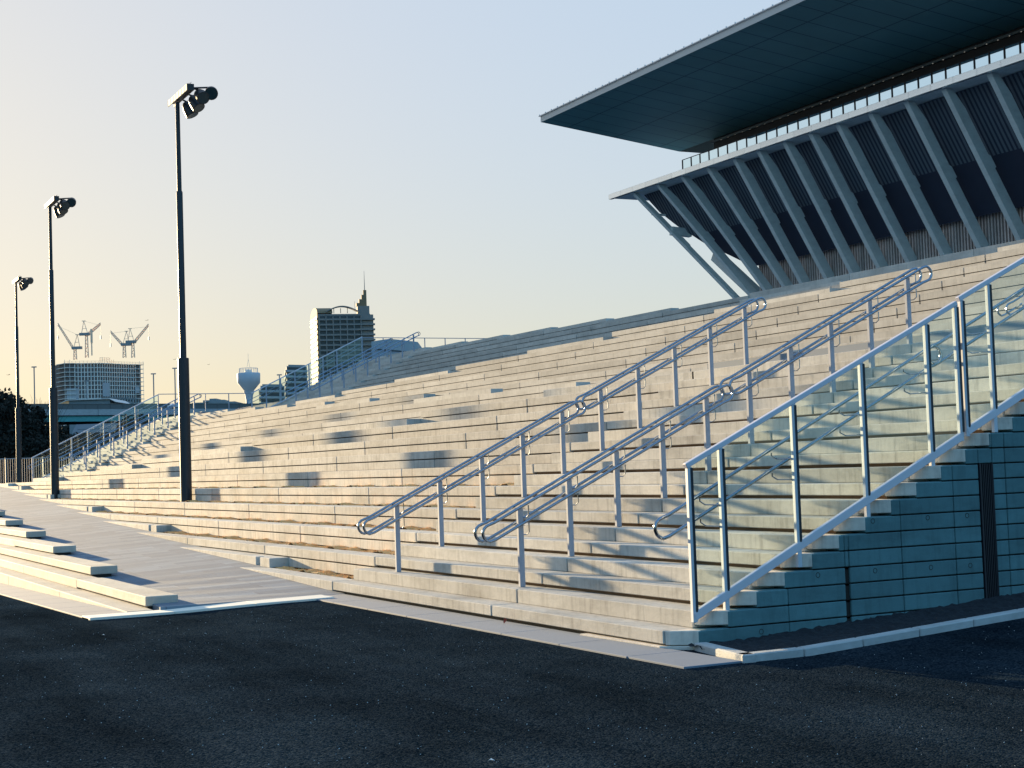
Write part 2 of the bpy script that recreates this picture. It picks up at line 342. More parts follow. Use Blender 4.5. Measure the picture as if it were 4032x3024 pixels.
# ------------------------------------------------------------------ sloping paths
def ramp_strip(name, f, x0, x1, step=1.0):
    b = MB(); vs = []; k = 0; x = x0
    rows = []
    while True:
        ya, za, yb, zb = f(x); rows.append([(x, ya, za), (x, yb, zb)])
        if x >= x1-1e-6: break
        x = min(x+step, x1)
    for i in range(len(rows)-1):
        (a0, a1), (c0, c1) = rows[i], rows[i+1]
        lo = [(p[0], p[1], p[2]-.25) for p in (a0, c0, c1, a1)]
        b.hexa(lo, [a0, c0, c1, a1], .5)
    return struct(b.build(name, 'ramp_paving'))
def ramp1(x):
    s = (-24.43-x)/5; yg = Y1+T*s; zf = .15*(1+s); cr = .052*min(1, max(0, (-19.3-x)/5))
    ya = yg-2.15; yb = yg+.34
    return ya, max(zf-cr*(yg-ya), gz(x, ya)+.002), yb, max(zf+cr*.3, 0.003)
ramp_strip('ramp_path', ramp1, -78, -19.66)
def band(mc, g0, g1):
    def f(x):
        m = mc(x); return Y1+D[g0]+T*(m+1.04), .15*m, Y1+D[g1]+T*(m-1)+.32, .15*m
    return f
ramp_strip('ramp_path', band(lambda x: 17.1+(x+30)/5, 0, 1), -70, -20.05, 5)
ramp_strip('ramp_path', band(lambda x: 22.1+(-30-x)/5, 1, 2), -70, -20.05, 5)
ramp_strip('ramp_path', band(lambda x: 37.1+(x+30)/5, 2, 3), -70, -20.05, 5)
# landings of the two stair flights and the plaza behind
b = MB()
b.box(-79, -69.99, Y(31, 1)-.02, Y(31, 3)+.3, 4.1, 4.62, .5); struct(b.build('landing', 'paving'))
b = MB(); b.box(-20.06, -11.42, Y(21)-.02, Y(21, 2)+.3, 2.7, 3.12, .5); struct(b.build('landing', 'paving'))
b = MB(); b.box(-79, -69.5, 9.8, Y(12, 1)+.1, 1.0, 1.49, .5); b.box(-130, -78.9, 8.5, 40, 1.0, 1.47, .5); struct(b.build('landing', 'paving'))
b = MB()
def plz(x): return 6.74 if x > -40 else .15*(43.1+(-35-x)/5)
px = [-79, -75, -70, -65, -60, -55, -50, -45, -40.01, -39.99, -20, -8]
vs = []
for x in px: vs += [(x, Y1+D[3]+T*((plz(x)/.15))-.02, plz(x)), (x, 34, 6.74 if x > -50 else plz(x))]
b.add(vs, [(2*i, 2*i+2, 2*i+3, 2*i+1) for i in range(len(px)-1)], .5)
b.box(-150, -8, 34, 150, 6, 6.735, .5)
struct(b.build('plaza', 'paving'))

# ------------------------------------------------------------------ seating terraces
def segs(x0, x1, off=0):
    cuts = [x0]; c = [JX-5*i for i in range(-3, 16)]; c.sort()
    for q in c:
        if x0+.25 < q < x1-.25: cuts.append(q)
    cuts.append(x1); return list(zip(cuts[:-1], cuts[1:]))
def seat_row(root, g, k, x0, x1, m, bev, zoff=0, courses=2, depth=.36, joint=.02):
    b = MB(); y = Y(k, g); zt = .15*k+zoff
    for a, c in segs(x0, x1):
        v = random.random()
        ja = joint/2 if a > x0+.01 else 0; jc = joint/2 if c < x1-.01 else 0
        b.box(a+ja, c-jc, y, y+depth, zt-.15+(.014 if courses == 2 else .02), zt, v)
        if courses == 2: b.box(a+ja+.002, c-jc-.002, y+.003, y+depth, zt-.3+.001, zt-.15-.004, min(1, max(0, v*.7+random.random()*.3)))
    b.build('seat_row', m, root, bevel=bev)
    d = MB(); d.box(x0+.02, x1-.02, y+.05, y+depth-.01, zt-.3, zt-.012, .5); d.build('joint_core', 'gapdark', root)
def soil(root, g, ks, fx):
    b = MB()
    for k in ks:
        x0, x1 = fx(k)
        b.box(x0+.01, x1-.01, Y(k, g)+.34, Y(k+2, g)+.06, .15*k-.34, .15*k-.035, .5)
    b.build('soil_bed', 'soil', root)
LX = -70.0
# lower terrace
G1 = thing('seating_terrace', 'lowest wide concrete seating terrace behind the lamp posts, with dry grass in its beds', 'terrace', (-45, Y1, 0))
def g1x(k):
    lo = tip(k) if k <= 9 else LX+5*(k-11)
    if k <= 9: lo = max(lo, tip(k))
    return lo, (JX if k > 1 else JX)
for k in range(1, 21, 2):
    x0, x1 = g1x(k)
    if k == 1: seat_row(G1, 0, 1, x0, JX, 'precast', .007, courses=1, joint=.024)
    else: seat_row(G1, 0, k, x0, x1, 'precast', .007, joint=.03)
soil(G1, 0, range(1, 19, 2), g1x)
for k in (2, 4, 6, 8, 10):
    b = MB(); e = -23.78-5*(k-2)-.02*k; y = Y(k); zt = .15*k
    b.box(tip(k), e-.72, y, y+T+.02, zt-.15, zt, .5); b.box(e-.5, e, y, y+T+.02, zt-.15, zt, .55); b.box(e-.73, e-.49, y+.12, y+T, zt-.15, zt-.001, .2)
    b.build('step_block', 'precast', G1, bevel=.007)
for k in range(12, 21, 2):
    x0 = LX+5*(k-11); b = MB(); b.box(x0, x0+5-.03*0, Y(k), Y(k)+.34, .15*(k-1)+.004, .15*k, .5); b.build('step_block', 'precast', G1, bevel=.007)
b = MB(); b.box(-82, -67.6, Y(9)+.35, Y(11)+.2, 1.15, 1.63, .6); b.build('end_block', 'precast', G1, bevel=.01)
# second, third, top terraces
G2 = thing('seating_terrace', 'second concrete seating terrace up, between two hidden sloping paths', 'terrace', (-45, Y(20, 1), 3.0))
for k in range(11, 31, 2):
    x1 = min(-35-5*(k-24), -30+5*(k-17.1)+3, JX)
    if x1-LX > 1: seat_row(G2, 1, k, LX, x1, 'precast_far', 0, joint=.04)
soil(G2, 1, range(11, 29, 2), lambda k: (LX, min(-35-5*(k-24), -30+5*(k-17.1)+3, JX)))
for k in range(22, 31, 2):
    xr = -35-5*(k-24); b = MB(); b.box(xr-5, xr, Y(k, 1), Y(k, 1)+.34, .15*(k-1)+.004, .15*k); b.build('step_block', 'precast_far', G2)
G3 = thing('seating_terrace', 'third concrete seating terrace up, the last one in full sun', 'terrace', (-45, Y(33, 2), 4.9))
def g3x(k): return max(LX+5*(k-31) if k > 31 else LX, -30-5*(k-22.1)-3), JX
for k in range(23, 41, 2):
    x0, x1 = g3x(k); seat_row(G3, 2, k, x0, x1, 'precast_far', 0, joint=.04)
soil(G3, 2, range(23, 39, 2), g3x)
for k in range(32, 41, 2):
    x0 = LX+5*(k-31); b = MB(); b.box(x0, x0+5, Y(k, 2), Y(k, 2)+.34, .15*(k-1)+.004, .15*k); b.build('step_block', 'precast_far', G3)
G4 = thing('seating_terrace', 'topmost concrete seating terrace, mostly in shade below the big roof', 'terrace', (-45, Y(45, 3), 6.7))
def g4x(k):
    xr = min(-35-5*(k-44), -30+5*(k-37.1)+3, JX) if k != 43 else JX
    return LX, xr
for k in range(31, 51, 2):
    x0, x1 = g4x(k)
    if x1-x0 > 1: seat_row(G4, 3, k, x0, x1, 'precast_far', 0, joint=.04)
soil(G4, 3, range(31, 49, 2), g4x)
for k in range(44, 51, 2):
    xr = -35-5*(k-44); b = MB(); b.box(xr-5, xr, Y(k, 3), Y(k, 3)+.34, .15*(k-1)+.004, .15*k); b.build('step_block', 'precast_far', G4)
b = MB()
for a, c in segs(-40.0, -9): b.box(a+.01, c-.01, Y(45, 3)+.05, Y(45, 3)+.45, 6.4, 6.82)
b.build('top_plinth', 'precast_far', G4)
# kerb terrace in front of the sloping path
G0 = thing('kerb_terrace', 'low stepped concrete kerb terrace at the bottom left, outside the sloping path', 'terrace', (-35, 4.7, 0))
def y0(k): return 4.70+T*(k-1)
for k in range(0, 10):
    xe = -20.2-5.08*(k-1) if k > 0 else -19.9
    zt = .15*k-.048
    b = MB(); a = xe; first = True
    while a > -80:
        c = a-4.6 if first else a-5.08
        gap = .022 if (first or k % 2 == 0) and k > 0 else 0
        zb = zt-.15 if k > 0 else -.9
        dp = .43 if first and k > 0 else T+.03
        b.box(c+.006, a-.006, y0(k)+(0 if k else 0), y0(k)+dp, zb+gap, zt)
        a = c; first = False
    b.build('kerb_block' if k else 'base_course', 'precast_kerb', G0, bevel=.009)
    d = MB(); d.box(-80, xe-.03, y0(k)+.03, y0(k)+T+.02, zt-.3, zt-.01, .3); d.build('joint_core', 'gapdark', G0)

# dry grass in the beds
b = MB()
def beds():
    L = [(1, -23.7, JX, .6), (3, -33.7, JX, .6), (5, -43.7, JX, .6), (7, -53.7, JX, .8), (9, -63.7, JX, 1.2)]
    return L
for k, x0, x1, st in beds():
    yb0, yb1 = Y(k)+.35, Y(k+2)+.02; zb = .15*k-.008
    nx = int((x1-x0)/.05); ny = 7; vs = []
    for j in range(ny):
        for i in range(nx+1):
            x = x0+.02+(x1-x0-.03)*i/nx; y = yb0+(yb1-yb0)*j/(ny-1)
            z = zb+.018*math.sin(x*3.1+k)+.012*math.sin(x*9.7+y*8)+random.uniform(-.012, .02)
            vs.append((x, y, z))
    w = nx+1
    b.add(vs, [(j*w+i, j*w+i+1, (j+1)*w+i+1, (j+1)*w+i) for j in range(ny-1) for i in range(nx)], .5)
    nb = int((x1-x0)*(520 if k <= 5 else 220))
    for _ in range(nb):
        x = random.uniform(x0+.03, x1-.03); y = random.uniform(yb0, yb1); h = random.uniform(.008, .032)*(1.6 if random.random() < .05 else 1); a = random.uniform(0, 6.28); l = random.uniform(.01, .05)
        z = zb+.018*math.sin(x*3.1+k)+.012*math.sin(x*9.7+y*8)
        dx, dy = math.cos(a), math.sin(a)
        b.add([(x-dy*.004, y+dx*.004, z), (x+dy*.004, y-dx*.004, z), (x+dx*l, y+dy*l, z+h)], [(0, 1, 2)])
g = b.build('dry_grass', 'grass'); g['kind'] = 'stuff'

# ------------------------------------------------------------------ stair flights
def flight(root, g, k0, k1, x0, x1, m, bev, jx=None, chamfer=True, endmat='castend'):
    for k in range(k0, k1+1):
        b = MB(); y = Y(k, g); zt = .15*k; zb = zt-.15+(.034 if k % 2 else .0)
        cuts = [x0]+[q for q in (jx or []) if x0 < q < x1]+[x1]
        for a, c in zip(cuts[:-1], cuts[1:]):
            b.box(a+(.015 if a != x0 else (.035 if k % 2 and g in (0, 2) else 0)), c-(.015 if c != x1 else 0), y, y+T+.05, zb, zt)
        b.build('step', m, root, bevel=bev)
    d = MB()
    for k in range(k0, k1+1):
        if k % 2 == 0: continue
        d.box(x0+.01, x1-.01, Y(k, g)+.06, Y(k, g)+T+.04, .15*k-.16, .15*k-.05, .5)
    for k in range(k0, k1+1): d.box(x0+.02, x1-.02, Y(k, g)+.07, Y(k, g)+T+.03, .15*k-.3, .15*k-.02, .5)
    d.build('step_core', 'soil', root)
S1 = thing('stair_flight', 'near concrete stair flight with three rows of steel handrails', 'stairs', (-15.7, Y1, 0))
flight(S1, 0, 1, 21, JX, -11.60, 'precast', .007, [JX+5])
S2 = thing('stair_flight', 'upper concrete stair flight at the far right edge, beyond the landing', 'stairs', (-15.7, Y(22, 2), 3.1))
flight(S2, 2, 22, 41, JX, -11.60, 'precast_far', 0, [JX+5])
S3 = thing('stair_flight', 'far concrete stair flight on the left, beside the picket fence', 'stairs', (-74.5, Y(12, 1), 1.5))
flight(S3, 1, 11, 31, -78.9, LX, 'precast_far', 0, [-74.9])
S4 = thing('stair_flight', 'far upper concrete stair flight in shade, below the tall apartment tower', 'stairs', (-74.5, Y(32, 3), 4.6))
flight(S4, 3, 32, 51, -78.9, LX, 'precast_far', 0, [-74.9])
# rail plinth blocks along the far left side of the two far flights
for root, g, ka, kb in ((S3, 1, 12, 31), (S4, 3, 32, 51)):
    b = MB()
    for k in range(ka, kb+1): b.box(-79.35, -78.95, Y(k, g)+.05, Y(k+1, g)+.1, .15*k-1.2, .15*k+.05)
    b.build('end_wall', 'precast_far', root)
# side wall of the near stairs
SW = thing('side_wall', 'board-marked concrete side wall of the near stairs, dark in its own shade', 'wall', (-11.5, 12, 0))
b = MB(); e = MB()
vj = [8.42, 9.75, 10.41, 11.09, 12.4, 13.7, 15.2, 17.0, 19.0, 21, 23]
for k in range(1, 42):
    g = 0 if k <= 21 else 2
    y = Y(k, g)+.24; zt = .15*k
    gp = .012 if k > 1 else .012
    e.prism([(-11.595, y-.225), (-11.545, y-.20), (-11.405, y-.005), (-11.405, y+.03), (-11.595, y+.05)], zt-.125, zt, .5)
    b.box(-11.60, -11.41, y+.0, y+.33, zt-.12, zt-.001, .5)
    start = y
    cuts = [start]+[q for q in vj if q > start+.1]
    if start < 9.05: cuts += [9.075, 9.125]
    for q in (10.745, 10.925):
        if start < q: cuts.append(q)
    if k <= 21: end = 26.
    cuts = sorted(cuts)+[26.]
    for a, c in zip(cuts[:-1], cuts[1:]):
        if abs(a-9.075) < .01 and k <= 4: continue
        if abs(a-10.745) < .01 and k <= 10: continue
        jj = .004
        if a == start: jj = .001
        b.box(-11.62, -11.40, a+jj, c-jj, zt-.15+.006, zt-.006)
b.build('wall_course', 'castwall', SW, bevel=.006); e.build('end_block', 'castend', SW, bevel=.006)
b = MB(); b.box(-11.66, -11.425, 7.6, 26, -.5, .0, .5)
for k in range(1, 22): b.box(-11.66, -11.425, Y(k)+.27, 26, .15*k-.17, .15*k-.002, .5)
b.build('joint_core', 'gapdark', SW)
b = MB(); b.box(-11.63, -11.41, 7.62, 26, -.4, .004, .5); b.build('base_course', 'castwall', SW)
b = MB()
for i in range(7): b.box(-11.43, -11.395, 10.765+.0225*i, 10.775+.0225*i, .1, 1.5, .5)
b.box(-11.45, -11.425, 10.75, 10.92, .08, 1.5, .5); b.box(-11.44, -11.39, 10.75, 10.762, .08, 1.51); b.box(-11.44, -11.39, 10.912, 10.922, .08, 1.51)
b.build('ribbed_panel', 'panel_dark', SW)
b = MB()
for y, z in ((9.42, .55), (10.09, .54), (10.58, .53), (10.57, 1.01), (10.08, 1.01), (8.76, .55), (8.11, .09), (9.42, 1.01)):
    ring = [(-11.401, y+.022*math.cos(t*math.pi/8), z+.022*math.sin(t*math.pi/8)) for t in range(16)]
    b.tube(ring, .0035, 5, closed=True, var=.3)
b.build('tie_hole_ring', 'gapdark', SW)
# foot of the corner: sill under the first step
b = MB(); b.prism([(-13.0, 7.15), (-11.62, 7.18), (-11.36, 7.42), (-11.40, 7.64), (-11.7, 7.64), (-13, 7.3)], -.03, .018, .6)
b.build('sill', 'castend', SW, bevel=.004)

# kerb and gravel
KB = thing('kerb', 'pale rough kerb stones around the gravel strip beside the stair wall', 'kerb', (-10.45, 7.2, 0))
b = MB()
def kst(p, q, w, v):
    p = Vector((*p, gz(p[0], p[1]))); q = Vector((*q, gz(q[0], q[1]))); d = (q-p); d.z = 0; d.normalize(); nrm = Vector((-d.y, d.x, 0))*w
    lo = [p-Vector((0, 0, .1)), q-Vector((0, 0, .1)), q+nrm-Vector((0, 0, .1)), p+nrm-Vector((0, 0, .1))]
    b.hexa(lo, [v_+Vector((0, 0, .155)) for v_ in lo], v)
kst((-11.36, 7.37), (-10.395, 7.205), .12, .6)
ky = 7.208
while ky < 24:
    y2 = ky+.62; kst((-10.40-.03*(ky-7.2)/3, ky+.004), (-10.40-.03*(y2-7.2)/3, y2-.004), .12, random.random()); ky = y2
b.build('kerb_stone', 'kerbstone', KB, bevel=.01)
b = MB(); nx, ny = 26, 420; vs = []
for j in range(ny):
    for i in range(nx):
        x = -11.40+i*.9/(nx-1); y = 7.3+j*16.5/(ny-1); y = 7.33+(y-7.3) if x < -10.6 else y
        vs.append((x, y, gz(x, y)+.015+random.uniform(-.012, .016)+.02*smooth(-10.9, -11.4, x)))
b.add(vs, [(j*nx+i, j*nx+i+1, (j+1)*nx+i+1, (j+1)*nx+i) for j in range(ny-1) for i in range(nx-1)], .5)
g = b.build('gravel', 'gravel'); g['kind'] = 'stuff'

# ------------------------------------------------------------------ handrails
SL = H/T
def loop_pts(x, ya, za, yb, zb, gap=.19):
    # closed stadium in a sloping plane: upper run from (ya,za) to (yb,zb); lower run gap below
    pts = []; n = 8; r = gap/2
    pts += [Vector((x, ya+(yb-ya)*i/6, za+(zb-za)*i/6)) for i in range(7)]
    c = Vector((x, yb+.045, zb-r+.02))
    pts += [c+Vector((0, r*1.05*math.sin(a), r*math.cos(a))) for a in [math.pi*(i+.5)/n for i in range(n)]]
    pts += [Vector((x, yb+(ya-yb)*i/6, zb-gap+(za-zb)*i/6)) for i in range(7)]
    c = Vector((x, ya-.045, za-r-.02))
    pts += [c+Vector((0, -r*1.05*math.sin(a), -r*math.cos(a))) for a in [math.pi*(i+.5)/n for i in range(n)]]
    return pts
def handrail(x, g, ks, label, group, detail=True, double=True, ext0=.36, ext1=.18):
    yk = [Y(k, g)+.175 for k in ks]; zk = [.15*k for k in ks]
    root = thing('handrail', label, 'handrail', (x, yk[0], zk[0]), group)
    ya, yb = yk[0]-ext0, yk[-1]+ext1
    za, zb = zk[0]+.90-ext0*SL, zk[-1]+.90+ext1*SL
    for dx in ((-.098, .098) if double else (0,)):
        b = MB(); b.tube(loop_pts(x+dx, ya, za, yb, zb), .0172, 10 if detail else 5, closed=True); b.build('rail_tube', 'steel', root, smooth=True)
    for y, z in zip(yk, zk):
        b = MB(); b.box(x-.026, x+.026, y-.032, y+.032, z, z+.865); p = b.build('post', 'post_steel', root, bevel=.006 if detail else 0)
        if detail:
            c = MB()
            for h in (.865, .675):
                for s in ((-1, 1) if double else (-1,)):
                    c.tube([(x+s*.02, y+.03, z+h-.10), (x+s*.05, y+.055, z+h-.10), (x+s*.098, y+.06, z+h-.07), (x+s*.098, y+.06, z+h+.035)], .0065, 6)
                c.bar((x-.1, y, z+h+.004), (x+.1, y, z+h+.004), .03, .006)
            c.build('bracket', 'steel', p, smooth=True)
    return root
GR = 'steel handrails on the near stairs'
A1 = handrail(-18.85, 0, range(2, 12, 2), 'lower steel handrail nearest the grass beds, looped end over the second step', GR)
copy_tree(A1, (3.58, 0, 0), 'lower steel handrail in the middle of the near stairs, left of the glass panels')
A2 = handrail(-18.85, 0, range(12, 22, 2), 'upper steel handrail nearest the grass beds, ending below the slanted columns', GR, ext0=.20)
copy_tree(A2, (3.58, 0, 0), 'upper steel handrail in the middle of the near stairs, crossing above the glass panels')
handrail(-18.85, 2, range(22, 34, 2), 'steel handrail on the upper flight, seen small through glass at the right edge', 'steel handrails on the upper right flight', False)
handrail(-15.27, 2, range(22, 34, 2), 'middle steel handrail on the upper right flight, beyond the landing', 'steel handrails on the upper right flight', False)
GL = 'steel handrails on the far stairs'
L1 = handrail(-71.1, 1, range(14, 32, 2), 'far handrail on the lower left flight, nearer the seating', GL, False)
handrail(-74.7, 1, range(14, 32, 2), 'far handrail on the lower left flight, nearer the sloping glass', GL, False)
handrail(-71.1, 3, range(34, 52, 2), 'far handrail climbing to the skyline in front of the dome-like roof, nearer the seating', GL, False)
handrail(-74.7, 3, range(34, 52, 2), 'far handrail on the upper left flight, nearer the sloping glass', GL, False)

# ------------------------------------------------------------------ glass balustrades
def balustrade(x, pts, yposts, label, group=None, near=True, hand=True, capw=.055, out=1):
    # pts: (y0, zbot0, ztop0), (y1, zbot1, ztop1)
    (ya, ba, ta), (yb, bb, tb) = pts
    root = thing('glass_balustrade', label, 'balustrade', (x, ya, ba), group)
    zb = lambda y: ba+(bb-ba)*(y-ya)/(yb-ya)
    zt = lambda y: ta+(tb-ta)*(y-ya)/(yb-ya)
    b = MB(); b.bar((x, ya-.03, zt(ya-.03)), (x, yb+.02, zt(yb+.02)), capw, .045 if near else .05); b.build('top_rail', 'steel_brushed', root, bevel=.004 if near else 0)
    b = MB(); b.bar((x, ya, zb(ya)+.02), (x, yb+.01, zb(yb)+.02), .05, .075 if near else .06); b.build('bottom_rail', 'steel_brushed', root, bevel=.004 if near else 0)
    ys = [ya]+list(yposts)+[yb]
    for i, y in enumerate(ys):
        end = i in (0, len(ys)-1)
        z0 = zb(y)-(.0 if end else .17)
        b = MB(); b.box(x-.022, x+.022, y-.016 if near else y-.03, y+.03, z0 if not end else zb(y)-.03, zt(y)-.02); p = b.build('post', 'rail_post' if near else 'post_steel', root, bevel=.004 if near else 0)
        if near:
            c = MB(); c.box(x+.0225, x+.026, y+.012, y+.031, zb(y)+.06, zt(y)-.03, .5) ; c.box(x-.02, x+.024, y+.0305, y+.038, zb(y)+.06, zt(y)-.03, .5); c.build('gasket', 'rubber_edge', p)
    for a, c in zip(ys[:-1], ys[1:]):
        b = MB(); lo = [(x-.006, a+.035, zb(a)+.05), (x+.006, a+.035, zb(a)+.05), (x+.006, c-.015, zb(c)+.05), (x-.006, c-.015, zb(c)+.05)]
        hi = [(p[0], p[1], zt(a if i < 2 else c)-.02) for i, p in enumerate(lo)]
        b.hexa(lo, hi); b.build('glass_pane', 'glass_clear', root)
    if hand:
        hx = x-.30*out; y0h, y1h = ya-.03, yb-.07
        b = MB(); b.tube(loop_pts(hx, y0h, zb(y0h)+.92, y1h, zb(y1h)+.92+.02), .0172, 10 if near else 5, closed=True); b.build('inner_rail', 'steel', root, smooth=True)
        if near:
            b = MB()
            for y in yposts:
                for h in (.88, .69): b.tube([(x-.01, y-.02, zb(y)+h-.06), (hx+.08, y-.03, zb(y)+h-.06), (hx, y-.03, zb(y)+h-.03), (hx, y-.03, zb(y)+h)], .007, 6)
            b.build('bracket', 'steel', root, smooth=True)
    return root
GG = 'glass balustrades on the near stairs'
balustrade(-11.47, ((7.45, .245, 1.595), (10.60, 1.755, 3.065)), (7.79, 8.60, 9.41, 10.22), 'lower glass balustrade at the edge of the near stairs, its foot beside the kerb corner', GG)
balustrade(-11.47, ((10.68, 1.80, 3.125), (13.9, 3.34, 4.63)), (11.04, 11.85, 12.66, 13.47), 'upper glass balustrade of the near stairs, cut by the right edge of the picture', GG)
GF = 'glass balustrades on the far stairs'
balustrade(-78.6, ((Y(12, 1)-.3, 1.60, 2.86), (Y(31, 1), 4.65, 5.89)), [Y(12, 1)+.8*i for i in range(1, 7)], 'far sloping glass balustrade rising from the picket fence past the middle lamp post', GF, False)
balustrade(-78.6, ((Y(31, 3), 4.68, 5.93), (Y(51, 3), 7.62, 8.93)), [Y(31, 3)+.8*i for i in range(1, 7)], 'far sloping glass balustrade in front of the tall apartment tower', GF, False)
def guard(pts, z0, h, label):
    root = thing('guard_rail', label, 'railing', (pts[0][0], pts[0][1], z0), 'steel guard rails on the far landings')
    for hh in (h, h*.36, h*.2):
        b = MB(); b.tube([(x, y, z0+hh) for x, y in pts], .022 if hh == h else .014, 6); b.build('rail_tube', 'post_steel', root)
    (xa, ya), (xb, yb) = pts[0], pts[-1]; n = max(1, round(math.hypot(xb-xa, yb-ya)/1.25))
    for i in range(n+1):
        x = xa+(xb-xa)*i/n; y = ya+(yb-ya)*i/n; b = MB(); b.box(x-.02, x+.02, y-.02, y+.02, z0, z0+h); b.build('post', 'post_steel', root)
guard([(-78.6, Y(31, 1)), (-78.6, Y(31, 3))], 4.65, 1.27, 'level steel guard rail on the far landing in front of the water tower')
guard([(-78.6, Y(51, 3)), (-78.6, 44)], 7.65, 1.25, 'level steel guard rail along the far top landing, right of the apartment tower')

# ------------------------------------------------------------------ lamp posts
def lamp():
    X_, Y_, Z_ = -36.66, 9.56, 1.02
    root = thing('lamp_post', 'nearest and tallest-looking dark lamp post with a cluster of round floodlights', 'lamp post', (X_, Y_, Z_), 'dark floodlight posts along the lowest terrace')
    b = MB(); b.lathe((X_, Y_, Z_), [(.135, -.9), (.133, 3.47), (.12, 3.48)], 28); b.build('base_section', 'lamp_metal', root, smooth=True)
    b = MB(); b.lathe((X_, Y_, Z_+3.4), [(.078, 0), (.076, 4.1), (.066, 4.13)], 24); b.build('middle_section', 'lamp_metal', root, smooth=True)
    b = MB(); b.lathe((X_, Y_, Z_+7.5), [(.056, 0), (.052, 2.2)], 20); b.build('top_section', 'lamp_metal', root, smooth=True)
    b = MB(); z = Z_+9.72
    b.box(X_-.6, X_+1.22, Y_-.085, Y_-.065, z, z+.15); b.box(X_-.6, X_+1.22, Y_+.065, Y_+.085, z, z+.15); b.box(X_-.6, X_+1.22, Y_-.064, Y_+.064, z+.13, z+.148)
    for i in range(8): b.box(X_-.59+i*.257, X_-.575+i*.257, Y_-.0885, Y_-.0855, z+.003, z+.147)
    cr = b.build('crossarm', 'lamp_box', root, bevel=.003)
    b = MB(); b.box(X_+1.221, X_+1.235, Y_-.085, Y_+.085, z, z+.15); b.box(X_-.3, X_+1.2, Y_-.063, Y_+.063, z+.01, z+.12); b.build('gear_tray', 'lamp_black', cr)
    b = MB(); b.tube([(X_+1.1, Y_, z+.15), (X_+1.12, Y_, z+.2)], .006, 5); b.tube([(X_+1.16, Y_, z+.15), (X_+1.2, Y_+.03, z+.2)], .006, 5); b.build('bird_spike', 'lamp_black', cr)
    for (dx, dy, dz, ax) in ((.08, .26, -.16, (.25, .35, -.9)), (.62, .27, -.13, (.5, .3, -.8)), (1.18, .25, -.10, (.85, .1, -.5)), (1.22, .5, -.02, (.9, -.25, -.35))):
        c = Vector((X_+dx, Y_+dy, z+dz)); d = Vector(ax).normalized()
        b = MB(); pr = [(-.17, .05), (-.16, .09), (-.10, .13), (.02, .152), (.12, .156), (.20, .156), (.205, .15)]
        b.tube([c+d*t for t, r in pr], [r for t, r in pr], 20); h = b.build('floodlight', 'lamp_black', root, smooth=True)
        b = MB(); b.tube([c+d*.196, c+d*.2065], .135, 20); b.build('lens', 'lens', h)
        b = MB(); b.tube([c-d*.02+Vector((0, 0, .12)), Vector((c.x-.02, Y_+.07, z+.06))], .022, 8); b.build('arm', 'lamp_black', h)
    return root
l1 = lamp()
copy_tree(l1, (-17.4, .03, .34), 'middle dark floodlight post, in front of the sloping glass left of the crane-topped building')
copy_tree(l1, (-42.7, 2.8, .86), 'farthest dark floodlight post, beside the black trees at the left edge')

# ------------------------------------------------------------------ arena building
AR = thing('arena_building', 'dark arena with a huge overhanging flat roof and a row of slanted concrete columns', 'arena', (-105, 86, 6.7))
# roof
b = MB(); xr = -20
def roofx(y): return -128.6
lo = [(-128.6, 68.5, 34.25), (xr, 68.5, 34.25), (xr, 84, 32.45), (-128.6, 84, 32.35)]
b.add([(-128.6, 68.52, 34.27), (xr, 68.52, 34.27), (xr, 84, 32.5), (-128.6, 84, 32.38)], [(3, 2, 1, 0)], .5)
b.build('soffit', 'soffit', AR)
b = MB(); b.add([(-128.6, 68.5, 34.25), (xr, 68.5, 34.25), (xr, 150, 34.25), (-128.6, 150, 34.25), (-128.6, 68.5, 34.80), (xr, 68.5, 34.80), (xr, 150, 35.6), (-128.6, 150, 35.6)],
  [(0, 1, 5, 4), (4, 5, 6, 7), (3, 0, 4, 7), (1, 2, 6, 5)], .5)
# left end closure between soffit and slab
b.add([(-128.6, 68.52, 34.26), (-128.6, 84, 32.38), (-128.6, 150, 32.38), (-128.6, 150, 34.26)], [(0, 1, 2, 3)], .5)
rf = b.build('roof', 'roof_fascia', AR)
b = MB(); b.box(-128.75, xr, 68.36, 68.49, 34.80, 34.88); 
for i in range(60): b.box(-128.6+i*1.2, -128.52+i*1.2, 68.34, 68.42, 34.86, 34.97)
b.build('gutter_edge', 'roof_metal', rf)
# clerestory band between roof and deck
b = MB(); b.box(-122.6, xr, 84.1, 86, 29.1, 32.6, .5); b.build('clerestory', 'band_dark', AR)
b = MB(); b.box(-122.8, xr, 83.85, 84.05, 32.02, 32.2, .5); b.build('light_strip', 'band_light', AR)
b = MB()
x = -121.0
while x < -76:
    b.box(x, x+.06, 83.80, 83.84, 31.98, 32.015, .5); x += 1.17
b.build('downlight', 'lamp_glow', AR)
# deck, fascia panels
b = MB()
x = -135.8; w = 2.4
while x < xr:
    b.box(x+.012, min(x+w, xr)-.012, 79.9, 80.3, 28.6, 29.08); x += w
b.build('fascia_panel', 'fascia', AR)
b = MB(); b.box(-135.6, xr, 80.31, 100, 28.66, 29.04, .5); b.build('deck', 'bconc', AR)
b = MB(); b.box(-135.4, xr, 80.0, 80.2, 29.08, 29.13, .5); b.build('deck_cap', 'roof_metal', AR)
# deck balustrade: glass panes with posts, one object per pane
x = -122.9
b = MB(); b.box(-122.9, xr, 80.58, 80.66, 30.19, 30.24, .5); b.build('deck_top_rail', 'band_dark', AR)
i = 0
while x < -75:
    b = MB(); b.box(x+.12, x+1.42, 80.62, 80.64, 29.15, 30.16, .5); b.build('deck_glass', 'glass_deck', AR)
    b = MB(); b.box(x-.06, x+.06, 80.58, 80.66, 29.1, 30.19, .5); b.build('deck_post', 'band_dark', AR)
    x += 1.5
